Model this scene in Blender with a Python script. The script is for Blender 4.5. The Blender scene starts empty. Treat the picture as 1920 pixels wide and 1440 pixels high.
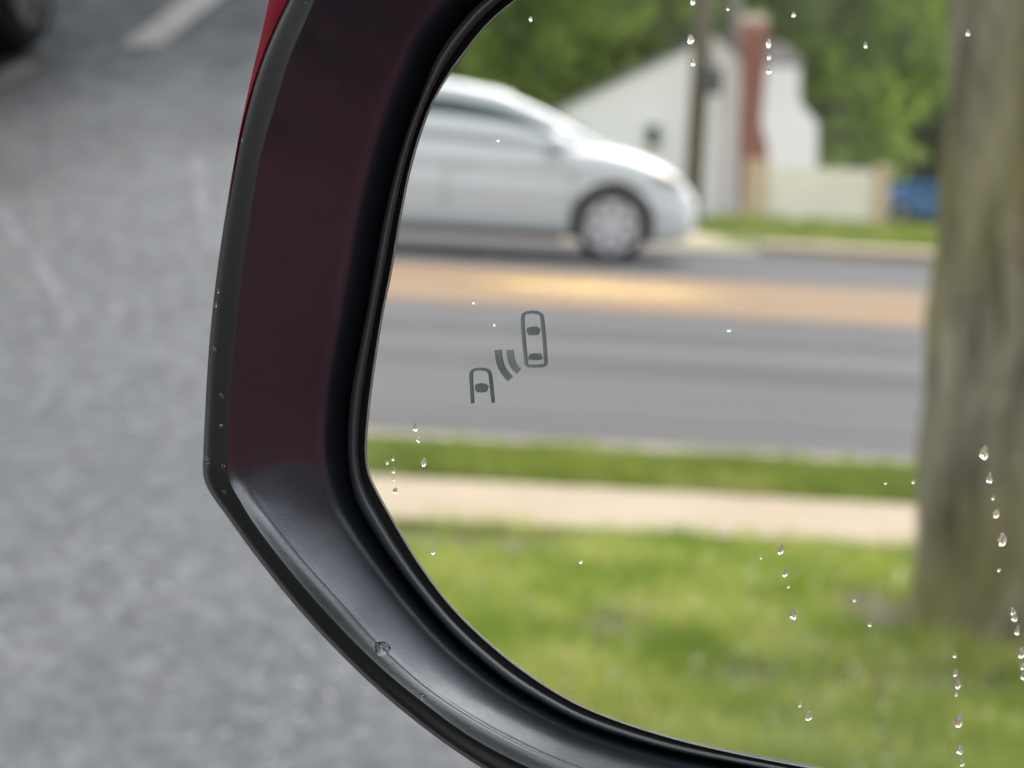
import bpy, bmesh, math, random
import numpy as np
from mathutils import Vector, Matrix
from mathutils.bvhtree import BVHTree

random.seed(7)
rng = np.random.default_rng(7)
rad = math.radians
scene = bpy.context.scene
COL = scene.collection

# ------------------------------------------------------------------ camera
F = 4500.0                      # focal length in photo pixels (1920 wide)
H = 1.34
CAM = Vector((0, 0, H))
AZ = rad(50)                    # to the left of +Y
PITCH = rad(-18.3)
PITCH_R = rad(-6.42)            # pitch of the view after the mirror
SLOPE = math.tan(rad(3.15))     # tilt of the reflected horizon in the picture
MDIST = 0.45                    # lens to mirror along the axis
D = Vector((-math.sin(AZ) * math.cos(PITCH), math.cos(AZ) * math.cos(PITCH), math.sin(PITCH)))
DR = Vector((0, -math.cos(PITCH_R), math.sin(PITCH_R)))
NRM = (DR - D).normalized()     # mirror normal, towards the viewer
M0 = CAM + D * MDIST


def refl(v):
    return v - 2 * v.dot(NRM) * NRM


R0_ = D.cross(Vector((0, 0, 1))).normalized()
U0_ = R0_.cross(D).normalized()
best = None
for k in range(-4000, 4001):
    a = rad(k * 0.01)
    r = R0_ * math.cos(a) + U0_ * math.sin(a)
    rr = refl(r)
    u = -R0_ * math.sin(a) + U0_ * math.cos(a)
    ur = refl(u)
    e = abs(ur.x + SLOPE * rr.x)
    if rr.x > 0 and (best is None or e < best[0]):
        best = (e, r, u)
RT, UP = best[1], best[2]
cam = bpy.data.objects.new('camera', bpy.data.cameras.new('camera'))
COL.objects.link(cam)
cam.matrix_world = Matrix(((RT.x, UP.x, -D.x, CAM.x), (RT.y, UP.y, -D.y, CAM.y), (RT.z, UP.z, -D.z, CAM.z), (0, 0, 0, 1)))
cam.data.sensor_width = 36
cam.data.lens = F / 1920 * 36
cam.data.clip_start = 0.01
cam.data.clip_end = 2000
cam.data.dof.use_dof = True
cam.data.dof.focus_distance = 0.455
cam.data.dof.aperture_fstop = cam.data.lens / 3.9
scene.camera = cam

# ------------------------------------------------------------------ world, sun, exposure
SUN_EL, SUN_AZ = rad(52), rad(150)      # high behind the clouds
w = bpy.data.worlds.new('World')
scene.world = w
w.use_nodes = True
nt = w.node_tree
bg = nt.nodes['Background']
sky = nt.nodes.new('ShaderNodeTexSky')
sky.sky_type = 'NISHITA'
sky.sun_disc = False
sky.sun_elevation = SUN_EL
sky.sun_rotation = SUN_AZ
sky.dust_density = 4.0
sky.air_density = 1.2
hs = nt.nodes.new('ShaderNodeHueSaturation')
hs.inputs['Saturation'].default_value = 0.24
nt.links.new(sky.outputs[0], hs.inputs['Color'])
# cloud cover: the zenith of an overcast sky is brighter than its horizon
wtc = nt.nodes.new('ShaderNodeTexCoord')
wsx = nt.nodes.new('ShaderNodeSeparateXYZ')
wmr = nt.nodes.new('ShaderNodeMapRange')
wmr.inputs[3].default_value = 2.2
wmr.inputs[4].default_value = 2.0
wmx = nt.nodes.new('ShaderNodeVectorMath')
wmx.operation = 'SCALE'
nt.links.new(wtc.outputs['Generated'], wsx.inputs[0])
nt.links.new(wsx.outputs[2], wmr.inputs[0])
nt.links.new(hs.outputs[0], wmx.inputs[0])
nt.links.new(wmr.outputs[0], wmx.inputs['Scale'])
nt.links.new(wmx.outputs[0], bg.inputs[0])
bg.inputs[1].default_value = 0.15
sl = bpy.data.lights.new('sun', 'SUN')
sl.energy = 0.62
sl.angle = rad(34)
sl.color = (1.0, 0.97, 0.92)
so = bpy.data.objects.new('sun', sl)
COL.objects.link(so)
sd = Vector((math.sin(SUN_AZ) * math.cos(SUN_EL), math.cos(SUN_AZ) * math.cos(SUN_EL), math.sin(SUN_EL)))
so.rotation_euler = (-sd).to_track_quat('-Z', 'Y').to_euler()
scene.view_settings.view_transform = 'Standard'
scene.view_settings.look = 'None'
scene.view_settings.exposure = 0.62
scene.cycles.max_bounces = 10
scene.cycles.transmission_bounces = 8
scene.cycles.glossy_bounces = 6

# ------------------------------------------------------------------ pixel helpers


def ray(u, v):
    return D + RT * ((u - 960) / F) - UP * ((v - 720) / F)


def on_mirror(u, v, t=0.0):
    """point of the plane t metres in front of the glass seen at a photo pixel"""
    r = ray(u, v)
    k = ((M0 + NRM * t) - CAM).dot(NRM) / r.dot(NRM)
    return CAM + r * k


VCAM = CAM - 2 * (CAM - M0).dot(NRM) * NRM


def W(u, v, d):
    """world point seen through the mirror at depth d"""
    return VCAM + refl(ray(u, v)) * d


def G(u, v, z=0.0):
    r = refl(ray(u, v))
    return VCAM + r * ((z - VCAM.z) / r.z)


def GD(u, v, z=0.0):
    r = ray(u, v)
    return CAM + r * ((z - CAM.z) / r.z)


# ------------------------------------------------------------------ object helpers
def mesh_obj(name, verts, faces, mat=None, parent=None, smooth=True):
    me = bpy.data.meshes.new(name)
    me.from_pydata([tuple(p) for p in verts], [], faces)
    me.update()
    if smooth:
        me.polygons.foreach_set('use_smooth', [True] * len(me.polygons))
    o = bpy.data.objects.new(name, me)
    if mat:
        me.materials.append(mat)
    COL.objects.link(o)
    if parent:
        o.parent = parent
    return o


def bm_obj(name, bm, mat=None, parent=None, smooth=False):
    bmesh.ops.recalc_face_normals(bm, faces=bm.faces[:])
    me = bpy.data.meshes.new(name)
    bm.to_mesh(me)
    bm.free()
    if smooth:
        me.polygons.foreach_set('use_smooth', [True] * len(me.polygons))
    if mat:
        me.materials.append(mat)
    o = bpy.data.objects.new(name, me)
    COL.objects.link(o)
    if parent:
        o.parent = parent
    return o


def empty(name, loc=(0, 0, 0), rz=0.0):
    o = bpy.data.objects.new(name, None)
    o.location = loc
    o.rotation_euler = (0, 0, rz)
    o.empty_display_size = 0.2
    COL.objects.link(o)
    return o


def tag(o, label=None, cat=None, group=None, kind=None):
    if label:
        o['label'] = label
    if cat:
        o['category'] = cat
    if group:
        o['group'] = group
    if kind:
        o['kind'] = kind
    return o


def copy_tree(o, parent=None):
    c = o.copy()
    COL.objects.link(c)
    c.parent = parent
    for ch in list(o.children):
        copy_tree(ch, c)
    return c


def box(bm, lo, hi, bevel=0.0):
    vs = bmesh.ops.create_cube(bm, size=1)['verts']
    for p in vs:
        p.co = Vector([lo[i] + (p.co[i] + 0.5) * (hi[i] - lo[i]) for i in range(3)])
    if bevel:
        es = list({e for p in vs for e in p.link_edges})
        bmesh.ops.bevel(bm, geom=es, offset=bevel, segments=2, affect='EDGES', profile=0.5)


def extrude_poly(bm, pts, vec):
    a = [bm.verts.new(p) for p in pts]
    b = [bm.verts.new(Vector(p) + Vector(vec)) for p in pts]
    n = len(pts)
    bm.faces.new(a)
    bm.faces.new(b[::-1])
    for i in range(n):
        bm.faces.new((a[i], b[i], b[(i + 1) % n], a[(i + 1) % n]))


def tube(verts, faces, path, radii, n=12, cap=True):
    base0 = len(verts)
    prev = None
    for i, p in enumerate(path):
        p = Vector(p)
        t = (Vector(path[min(i + 1, len(path) - 1)]) - Vector(path[max(i - 1, 0)])).normalized()
        a = t.orthogonal().normalized() if prev is None else (prev - t * prev.dot(t)).normalized()
        prev = a
        b = t.cross(a)
        for k in range(n):
            th = 2 * math.pi * k / n
            verts.append(p + (a * math.cos(th) + b * math.sin(th)) * radii[i])
    for i in range(len(path) - 1):
        for k in range(n):
            faces.append((base0 + i * n + k, base0 + i * n + (k + 1) % n, base0 + (i + 1) * n + (k + 1) % n, base0 + (i + 1) * n + k))
    if cap:
        faces.append(tuple(base0 + k for k in range(n))[::-1])
        faces.append(tuple(base0 + (len(path) - 1) * n + k for k in range(n)))


# ------------------------------------------------------------------ materials
class Mat:
    def __init__(self, name, col=(0.5, 0.5, 0.5), rough=0.6, metal=0.0, **kw):
        self.m = bpy.data.materials.new(name)
        self.m.use_nodes = True
        self.nt = self.m.node_tree
        self.b = self.nt.nodes['Principled BSDF']
        self.b.inputs['Base Color'].default_value = (*col, 1)
        self.b.inputs['Roughness'].default_value = rough
        self.b.inputs['Metallic'].default_value = metal
        for k, v in kw.items():
            self.b.inputs[k.replace('_', ' ')].default_value = v
        self._c = None

    def node(self, t, **kw):
        n = self.nt.nodes.new('ShaderNode' + t)
        for k, v in kw.items():
            if k in n.inputs:
                n.inputs[k].default_value = v
            else:
                setattr(n, k, v)
        return n

    def coord(self, scale=(1, 1, 1), obj=True):
        tc = self.node('TexCoord')
        mp = self.node('Mapping')
        mp.inputs['Scale'].default_value = scale
        if obj:
            self.nt.links.new(tc.outputs['Object'], mp.inputs['Vector'])
        else:
            g = self.node('NewGeometry')
            self.nt.links.new(g.outputs['Position'], mp.inputs['Vector'])
        return mp.outputs[0]

    def noise(self, scale, detail=4, rough=0.6, stretch=(1, 1, 1), world=True, dist=0.0):
        n = self.node('TexNoise')
        n.inputs['Scale'].default_value = scale
        n.inputs['Detail'].default_value = detail
        n.inputs['Roughness'].default_value = rough
        n.inputs['Distortion'].default_value = dist
        self.nt.links.new(self.coord(stretch, not world), n.inputs['Vector'])
        return n.outputs['Fac']

    def voro(self, scale, stretch=(1, 1, 1), world=True, feature='F1', out='Distance'):
        n = self.node('TexVoronoi')
        n.feature = feature
        n.inputs['Scale'].default_value = scale
        self.nt.links.new(self.coord(stretch, not world), n.inputs['Vector'])
        return n.outputs[out]

    def ramp(self, fac, stops):
        r = self.node('ValToRGB')
        el = r.color_ramp.elements
        while len(el) < len(stops):
            el.new(0.5)
        for e, (p, c) in zip(el, stops):
            e.position = p
            e.color = (*c, 1) if len(c) == 3 else c
        self.nt.links.new(fac, r.inputs[0])
        return r.outputs[0]

    def mix(self, fac, a, b, mode='MIX'):
        n = self.node('Mix')
        n.data_type = 'RGBA'
        n.blend_type = mode
        for s, v in ((n.inputs[0], fac), (n.inputs[6], a), (n.inputs[7], b)):
            if isinstance(v, bpy.types.NodeSocket):
                self.nt.links.new(v, s)
            elif isinstance(v, (tuple, list)):
                s.default_value = (*v, 1)
            else:
                s.default_value = v
        return n.outputs[2]

    def col(self, s):
        self.nt.links.new(s, self.b.inputs['Base Color'])
        return self

    def link(self, s, name):
        self.nt.links.new(s, self.b.inputs[name])
        return self

    def bump(self, fac, strength=0.3, distance=0.01):
        n = self.node('Bump')
        n.inputs['Strength'].default_value = strength
        n.inputs['Distance'].default_value = distance
        self.nt.links.new(fac, n.inputs['Height'])
        self.nt.links.new(n.outputs[0], self.b.inputs['Normal'])
        return self


def g3(v):
    return (v, v, v)


# -- parking lot asphalt
mt = Mat('lot_asphalt', rough=0.75)
c = mt.ramp(mt.noise(2.2, 3), [(0.3, (0.088, 0.090, 0.0915)), (0.7, (0.106, 0.1085, 0.11))])
c = mt.mix(mt.ramp(mt.noise(24, 3, 0.7), [(0.4, g3(0)), (0.62, g3(0.75))]), c, (0.165, 0.17, 0.172))
c = mt.mix(mt.ramp(mt.noise(60, 2, 0.7), [(0.45, g3(0)), (0.7, g3(0.6))]), c, (0.05, 0.052, 0.053))
c = mt.mix(mt.mix(1.0, mt.ramp(mt.voro(38), [(0.10, g3(1)), (0.2, g3(0))]), mt.ramp(mt.noise(7, 3, .7), [(0.36, g3(0)), (0.60, g3(1))]), 'MULTIPLY'), c, (0.42, 0.42, 0.41))
c = mt.mix(mt.ramp(mt.noise(3.2, 4, 0.7, dist=1.0), [(0.50, g3(0)), (0.62, g3(0.10))]), c, (0.25, 0.25, 0.245))
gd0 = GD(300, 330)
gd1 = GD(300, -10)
far_shade = mt.node('Mapping')
far_shade.vector_type = 'TEXTURE'
far_shade.inputs['Location'].default_value = gd0
far_shade.inputs['Rotation'].default_value = (0, 0, math.atan2(gd1.y - gd0.y, gd1.x - gd0.x))
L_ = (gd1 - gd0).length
far_shade.inputs['Scale'].default_value = (L_, L_, L_)
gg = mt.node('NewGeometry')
mt.nt.links.new(gg.outputs['Position'], far_shade.inputs['Vector'])
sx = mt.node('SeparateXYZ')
mt.nt.links.new(far_shade.outputs[0], sx.inputs[0])
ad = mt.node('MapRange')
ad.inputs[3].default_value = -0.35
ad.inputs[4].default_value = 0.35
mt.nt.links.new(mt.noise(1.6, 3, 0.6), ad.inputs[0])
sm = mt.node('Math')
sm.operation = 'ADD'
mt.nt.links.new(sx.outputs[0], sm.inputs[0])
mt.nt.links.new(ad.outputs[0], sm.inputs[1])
c = mt.mix(mt.ramp(sm.outputs[0], [(0.0, g3(0)), (0.65, g3(0.93))]), c, (0.010, 0.0115, 0.0125))  # shade painted into the asphalt colour, deepening away from the camera
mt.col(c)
mt.b.inputs['Specular IOR Level'].default_value = 0.12
mt.link(mt.ramp(mt.noise(9, 3), [(0.3, g3(0.45)), (0.7, g3(0.85))]), 'Roughness')
mt.bump(mt.noise(160, 3), 0.5, 0.004)
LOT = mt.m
# -- street asphalt, streaked along the lanes
mt = Mat('street_asphalt', rough=0.7)
c = mt.ramp(mt.noise(1.1, 4, 0.6, (0.06, 1, 1)), [(0.34, (0.052, 0.052, 0.0525)), (0.66, (0.115, 0.115, 0.116))])
c = mt.mix(mt.ramp(mt.noise(60, 3), [(0.4, g3(0)), (0.7, g3(0.35))]), c, (0.15, 0.15, 0.15))
mt.b.inputs['Specular IOR Level'].default_value = 0.06
mt.b.inputs['Roughness'].default_value = 0.95
mt.col(c).bump(mt.noise(120, 3), 0.3, 0.004)
STREET = mt.m
# -- flush orange-tan median and the soft-edged yellow patch over it
mt = Mat('median_paving', rough=0.65)
MP = G(1130, 545)
mt.b.inputs['Specular IOR Level'].default_value = 0.1
mt.b.inputs['Roughness'].default_value = 0.9
c = mt.ramp(mt.noise(2.2, 3, 0.6, (0.05, 1, 1)), [(0.34, (0.155, 0.112, 0.068)), (0.5, (0.215, 0.145, 0.08)), (0.66, (0.185, 0.15, 0.12))])
mt.col(c).bump(mt.noise(90, 3), 0.3, 0.004)
MEDIAN = mt.m
mt = Mat('yellow_patch', rough=0.55)
tc = mt.coord((1, 1, 1), True)
gr = mt.node('TexGradient')
gr.gradient_type = 'SPHERICAL'
mt.nt.links.new(tc, gr.inputs[0])
patch_mask = mt.node('Math')
patch_mask.operation = 'MULTIPLY'
nn = mt.ramp(mt.noise(3.5, 5, 0.75, (0.35, 1, 1)), [(0.22, g3(0)), (0.6, g3(1))])
mt.nt.links.new(mt.ramp(gr.outputs[0], [(0.0, g3(0)), (0.5, g3(0.8)), (0.9, g3(1))]), patch_mask.inputs[0])
mt.nt.links.new(nn, patch_mask.inputs[1])
mt.col(mt.ramp(mt.noise(20, 3), [(0.3, (0.45, 0.265, 0.035)), (0.7, (0.54, 0.34, 0.06))]))
mt.link(patch_mask.outputs[0], 'Alpha')
YELLOW = mt.m
# -- pale road paint of the lot
mt = Mat('white_road_paint', rough=0.6)
c = mt.ramp(mt.noise(14, 4, 0.7), [(0.36, (0.05, 0.05, 0.048)), (0.60, (0.105, 0.099, 0.086))])
mt.col(c)
LINE = mt.m
mt = Mat('worn_scuff', rough=0.7)
mt.col(mt.ramp(mt.noise(6, 3), [(0.3, (0.22, 0.225, 0.228)), (0.7, (0.30, 0.305, 0.31))]))
mt.link(mt.ramp(mt.noise(9, 4, 0.7), [(0.35, g3(0)), (0.7, g3(0.8))]), 'Alpha')
SCUFF = mt.m
# -- concrete
mt = Mat('walk_concrete', rough=0.85)
c = mt.ramp(mt.noise(1.4, 5), [(0.3, (0.245, 0.192, 0.122)), (0.7, (0.315, 0.252, 0.166))])
c = mt.mix(mt.ramp(mt.noise(30, 3), [(0.55, g3(0)), (0.75, g3(0.5))]), c, (0.40, 0.32, 0.24))
mt.col(c).bump(mt.noise(80, 3), 0.25, 0.003)
WALK = mt.m
mt = Mat('kerb_concrete', rough=0.85)
mt.col(mt.ramp(mt.noise(2.5, 4), [(0.3, (0.17, 0.145, 0.105)), (0.7, (0.24, 0.21, 0.16))]))
KERB = mt.m
# -- turf
mt = Mat('lawn_soil', rough=0.95)
c = mt.ramp(mt.noise(1.3, 5, 0.65), [(0.3, (0.06, 0.095, 0.015)), (0.5, (0.11, 0.145, 0.026)), (0.68, (0.17, 0.18, 0.05))])
c = mt.mix(mt.ramp(mt.noise(0.9, 4, 0.6, (1, 1.6, 1), dist=0.6), [(0.55, g3(0)), (0.68, g3(0.75))]), c, (0.17, 0.115, 0.06))
mt.col(c).bump(mt.noise(40, 4), 0.8, 0.02)
LAWN = mt.m
def leafmat(name, stops, scale=1.2, transl=0.35):
    m = Mat(name, rough=0.6)
    oi = m.node('ObjectInfo')
    c = m.ramp(m.noise(scale, 3, 0.6), stops)
    hv = m.node('HueSaturation')
    mr = m.node('MapRange')
    mr.inputs[3].default_value = 0.7
    mr.inputs[4].default_value = 1.3
    m.nt.links.new(oi.outputs['Random'], mr.inputs[0])
    m.nt.links.new(mr.outputs[0], hv.inputs['Value'])
    m.nt.links.new(c, hv.inputs['Color'])
    m.col(hv.outputs[0])
    tr = m.node('BsdfTranslucent')
    m.nt.links.new(hv.outputs[0], tr.inputs[0])
    ms = m.node('MixShader')
    ms.inputs[0].default_value = transl
    out = m.nt.nodes['Material Output']
    m.nt.links.new(m.b.outputs[0], ms.inputs[1])
    m.nt.links.new(tr.outputs[0], ms.inputs[2])
    m.nt.links.new(ms.outputs[0], out.inputs[0])
    m.b.inputs['Specular IOR Level'].default_value = 0.25
    return m.m
GRASS = leafmat('grass_blades', [(0.28, (0.12, 0.20, 0.024)), (0.45, (0.235, 0.32, 0.042)), (0.58, (0.38, 0.42, 0.10)), (0.72, (0.46, 0.43, 0.18))], 2.6)
VERGE = leafmat('verge_grass', [(0.3, (0.09, 0.15, 0.016)), (0.52, (0.19, 0.24, 0.035)), (0.7, (0.30, 0.31, 0.09))], 2.4)
LEAF = leafmat('tree_leaves', [(0.32, (0.07, 0.125, 0.02)), (0.52, (0.185, 0.28, 0.04)), (0.70, (0.42, 0.54, 0.10))], 0.38, 0.5)
LEAF_D = leafmat('shrub_leaves', [(0.3, (0.04, 0.08, 0.016)), (0.7, (0.10, 0.17, 0.03))], 0.6)
mt = Mat('pale_fleck', (0.55, 0.57, 0.45), 0.6)
FLECK = mt.m
# -- bark
mt = Mat('rough_bark', rough=0.95)
c = mt.ramp(mt.noise(7.0, 6, 0.72, (1, 1, 0.32), False, 0.5), [(0.36, (0.04, 0.034, 0.019)), (0.50, (0.165, 0.145, 0.088)), (0.66, (0.33, 0.30, 0.20))])
c = mt.mix(mt.ramp(mt.noise(2.6, 4, 0.6, (1, 1, 0.6), False), [(0.42, g3(0)), (0.62, g3(0.75))]), c, (0.22, 0.205, 0.06))
mt.col(c).bump(mt.noise(14, 6, 0.7, (1, 1, 0.15), False), 1.0, 0.03)
BARK = mt.m
mt = Mat('weathered_pole', rough=0.9)
mt.col(mt.ramp(mt.noise(6, 4, 0.6, (1, 1, 0.1), False), [(0.3, (0.085, 0.07, 0.045)), (0.7, (0.15, 0.128, 0.09))]))
POLE = mt.m
mt = Mat('grey_pole', rough=0.9)
mt.col(mt.ramp(mt.noise(6, 4, 0.6, (1, 1, 0.1), False), [(0.3, (0.13, 0.12, 0.09)), (0.7, (0.2, 0.185, 0.15))]))
POLE2 = mt.m
# -- house
mt = Mat('white_siding', rough=0.7)
wv = mt.node('TexWave')
wv.wave_type = 'BANDS'
wv.bands_direction = 'Z'
wv.wave_profile = 'SAW'
wv.inputs['Scale'].default_value = 1.6
mt.nt.links.new(mt.coord((1, 1, 1), False), wv.inputs[0])
c = mt.ramp(mt.noise(0.8, 4), [(0.3, (0.86, 0.85, 0.85)), (0.7, (0.90, 0.89, 0.89))])
mt.col(c).bump(wv.outputs['Fac'], 0.6, 0.02)
SIDING = mt.m
mt = Mat('bright_siding', rough=0.7)
mt.col(mt.ramp(mt.noise(0.8, 4), [(0.3, (0.88, 0.87, 0.90)), (0.7, (0.90, 0.89, 0.92))]))
SIDING_B = mt.m
def shingle(name, a, b):
    m = Mat(name, rough=0.9)
    br = m.node('TexBrick')
    br.inputs['Scale'].default_value = 4
    br.inputs['Color1'].default_value = (*a, 1)
    br.inputs['Color2'].default_value = (*b, 1)
    br.inputs['Mortar'].default_value = (a[0] * .6, a[1] * .6, a[2] * .6, 1)
    m.nt.links.new(m.coord((1, 1, 1), False), br.inputs[0])
    return m.col(br.outputs[0]).m
ROOF = shingle('roof_shingles', (0.11, 0.11, 0.115), (0.16, 0.16, 0.165))
ROOF_D = shingle('dark_shingles', (0.035, 0.03, 0.03), (0.055, 0.045, 0.045))
mt = Mat('red_brick', rough=0.85)
br = mt.node('TexBrick')
br.inputs['Scale'].default_value = 4.4
br.inputs['Color1'].default_value = (0.27, 0.075, 0.048, 1)
br.inputs['Color2'].default_value = (0.20, 0.055, 0.038, 1)
br.inputs['Mortar'].default_value = (0.30, 0.22, 0.18, 1)
br.inputs['Mortar Size'].default_value = 0.012
mpx = mt.node('Mapping')
mpx.inputs['Rotation'].default_value = (rad(90), 0, 0)
mt.nt.links.new(mt.coord((1, 1, 1), True), mpx.inputs[0])
mt.nt.links.new(mpx.outputs[0], br.inputs[0])
BRICK = mt.col(br.outputs[0]).m
CAPC = Mat('chimney_cap', (0.55, 0.47, 0.42), 0.8).m
CAPB = Mat('chimney_band', (0.34, 0.15, 0.12), 0.85).m
mt = Mat('cream_vinyl', rough=0.6)
mt.col(mt.ramp(mt.noise(1.2, 3), [(0.3, (0.80, 0.76, 0.63)), (0.7, (0.86, 0.81, 0.68))]))
VINYL = mt.m
POSTM = Mat('tan_post', (0.56, 0.43, 0.28), 0.75).m
WINDOWG = Mat('window_glass', (0.02, 0.035, 0.03), 0.08).m
TRIM = Mat('white_trim', (0.74, 0.74, 0.72), 0.5).m
GREYBOX = Mat('grey_box', (0.075, 0.075, 0.08), 0.5).m
SHEDW = Mat('grey_wall', (0.17, 0.16, 0.17), 0.8).m
# -- cars
def paint(name, colr, metal=0.0, rough=0.25, coat=1.0):
    m = Mat(name, colr, rough, metal)
    m.b.inputs['Coat Weight'].default_value = coat
    m.b.inputs['Coat Roughness'].default_value = 0.04
    fl = m.ramp(m.noise(900, 1, 0.5, (1, 1, 1), False), [(0.35, (colr[0] * .85, colr[1] * .85, colr[2] * .85)), (0.65, tuple(min(1, x * 1.1) for x in colr))])
    m.col(fl)
    return m.m
SILVER = paint('silver_paint', (0.59, 0.62, 0.62), 0.2, 0.4, 0.6)
REDP = paint('red_paint', (0.44, 0.010, 0.058), 0.15, 0.3, 0.5)
BLUEP = paint('blue_paint', (0.05, 0.27, 0.72), 0.1, 0.35)
GREYP = paint('charcoal_paint', (0.04, 0.042, 0.045), 0.3, 0.3)
CARGLASS = Mat('car_glass', (0.05, 0.085, 0.07), 0.1, Specular_IOR_Level=0.1).m
mt = Mat('clear_glass', (1, 1, 1), 0.0)
tb = mt.node('BsdfTransparent')
tb.inputs[0].default_value = (0.80, 0.86, 0.83, 1)
gb_ = mt.node('BsdfGlossy')
gb_.inputs['Roughness'].default_value = 0.02
fr_ = mt.node('Fresnel')
mxs = mt.node('MixShader')
mt.nt.links.new(fr_.outputs[0], mxs.inputs[0])
mt.nt.links.new(tb.outputs[0], mxs.inputs[1])
mt.nt.links.new(gb_.outputs[0], mxs.inputs[2])
mt.nt.links.new(mxs.outputs[0], mt.nt.nodes['Material Output'].inputs[0])
CLEARG = mt.m
TYRE = Mat('tyre_rubber', (0.008, 0.008, 0.0085), 0.9, Specular_IOR_Level=0.1).m
WELL = Mat('wheel_well', (0.012, 0.012, 0.012), 0.9).m
RIMM = Mat('alloy', (0.60, 0.59, 0.61), 0.4, 0.3).m
RIMD = Mat('dark_alloy', (0.10, 0.085, 0.08), 0.4, 0.5).m
BLACKP = Mat('black_plastic', (0.02, 0.02, 0.022), 0.55).m
LAMP = Mat('headlamp_lens', (0.36, 0.29, 0.20), 0.12).m
LAMPR = Mat('tail_lamp', (0.4, 0.02, 0.02), 0.15).m
# -- mirror
mt = Mat('moulded_plastic', (0.006, 0.008, 0.011), 0.42)
mt.b.inputs['Specular Tint'].default_value = (0.84, 0.92, 1.0, 1)
mt.b.inputs['Specular IOR Level'].default_value = 0.62
mt.b.inputs['IOR'].default_value = 1.62
mt.link(mt.ramp(mt.noise(220, 4, 0.6, (1, 1, 1), True), [(0.3, g3(0.30)), (0.7, g3(0.36))]), 'Roughness')
mt.bump(mt.voro(1500), 0.05, 0.0003)
PLASTIC = mt.m
mt = Mat('lip_plastic', (0.0035, 0.0045, 0.0044), 0.42)
mt.b.inputs['Specular IOR Level'].default_value = 0.17
mt.bump(mt.voro(1500), 0.03, 0.0003)
LIP = mt.m
BEZEL = Mat('gloss_bezel', (0.010, 0.0115, 0.0135), 0.36, Specular_Tint=(0.75, 0.92, 1.0, 1)).m
mt = Mat('silvered_glass', (0.95, 0.94, 0.945), 0.0, 1.0)
dif = mt.node('BsdfDiffuse')
dif.inputs[0].default_value = (0.55, 0.57, 0.55, 1)
smx = mt.node('MixShader')
hz = mt.ramp(mt.noise(16, 5, 0.65), [(0.45, g3(0.015)), (0.74, g3(0.09))])
dots = mt.ramp(mt.voro(420), [(0.0, g3(0.25)), (0.10, g3(0.0))])
dmask = mt.ramp(mt.noise(30, 3), [(0.55, g3(0)), (0.68, g3(1))])
dd = mt.mix(1.0, dots, dmask, 'MULTIPLY')
tot = mt.mix(1.0, hz, dd, 'ADD')
mt.nt.links.new(tot, smx.inputs[0])
mt.nt.links.new(mt.b.outputs[0], smx.inputs[1])
mt.nt.links.new(dif.outputs[0], smx.inputs[2])
mt.nt.links.new(smx.outputs[0], mt.nt.nodes['Material Output'].inputs[0])
MIRROR = mt.m
GAPM = Mat('gap_shadow_rubber', (0.006, 0.006, 0.006), 0.95, Specular_IOR_Level=0.05).m
GLASSEDGE = Mat('ground_glass_edge', (0.16, 0.17, 0.17), 0.5, 0.0).m
mt = Mat('etched_icon', (0.045, 0.06, 0.062), 0.35)
mt.col(mt.ramp(mt.noise(60, 2), [(0.35, (0.028, 0.042, 0.046)), (0.65, (0.10, 0.135, 0.135))]))
ICON = mt.m
mt = Mat('water', (1, 1, 1), 0.0, 0.0)
mt.b.inputs['Transmission Weight'].default_value = 1.0
mt.b.inputs['IOR'].default_value = 1.33
WATER = mt.m

# ------------------------------------------------------------------ terrain
Y_LOT = -3.1
def yof(v, u=960):
    return G(u, v).y
Y_WALK0, Y_WALK1 = G(960, 982, .03).y, G(960, 906, .03).y       # near and far edge of the footpath
Y_KERB, Y_FAR = yof(851), yof(449)
Y_MED0, Y_MED1 = yof(574), yof(507)


def zg(y):
    k = -y
    k0 = -Y_FAR + 1.0
    if k <= k0:
        return 0.0
    return -0.030 * (min(k, 120) - k0)


ys = [1800, 500, 80, 40, 10, 0, -5, -10, -15, -20, Y_FAR - 0.9] + [-26 - 3 * i for i in range(40)] + [-200, -400, -1800]
xs = [-1800, -400, -120, -60, -30, -15, -8, -4, -2, 0, 2, 4, 8, 15, 30, 60, 120, 400, 1800]
vv, ff = [], []
for y in ys:
    for x in xs:
        vv.append((x, y, zg(y) - 0.004))
for j in range(len(ys) - 1):
    for i in range(len(xs) - 1):
        a = j * len(xs) + i
        ff.append((a, a + len(xs), a + len(xs) + 1, a + 1))
tag(mesh_obj('lawn', vv, ff, LAWN), kind='structure')


def sheet(name, x0, x1, y0, y1, z, mat, kind='structure'):
    o = mesh_obj(name, [(x0, y0, z), (x1, y0, z), (x1, y1, z), (x0, y1, z)], [(0, 1, 2, 3)], mat, smooth=False)
    return tag(o, kind=kind)


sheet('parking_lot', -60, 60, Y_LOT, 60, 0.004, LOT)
sheet('street', -150, 150, Y_FAR, Y_KERB, 0.004, STREET)
md = sheet('median', -150, 150, Y_MED1, Y_MED0, 0.008, MEDIAN)
def slab(name, x0, x1, y0, y1, z0, z1, mat, bev=0.01):
    bm = bmesh.new()
    box(bm, (x0, y0, z0), (x1, y1, z1), bev)
    return tag(bm_obj(name, bm, mat), kind='structure')
slab('footpath', -60, 60, Y_WALK0, Y_WALK1, -0.05, 0.03, WALK)
slab('near_kerb', -60, 60, Y_KERB - 0.04, Y_KERB + 0.13, -0.1, 0.06, KERB, 0.02)
ax1 = G(1420, 470).x
slab('far_kerb', ax1, 60, Y_FAR - 0.6, Y_FAR + 0.15, -0.2, 0.10, WALK, 0.02)
slab('far_kerb', -90, -14, Y_FAR - 0.35, Y_FAR, -0.2, 0.06, KERB, 0.02)
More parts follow.
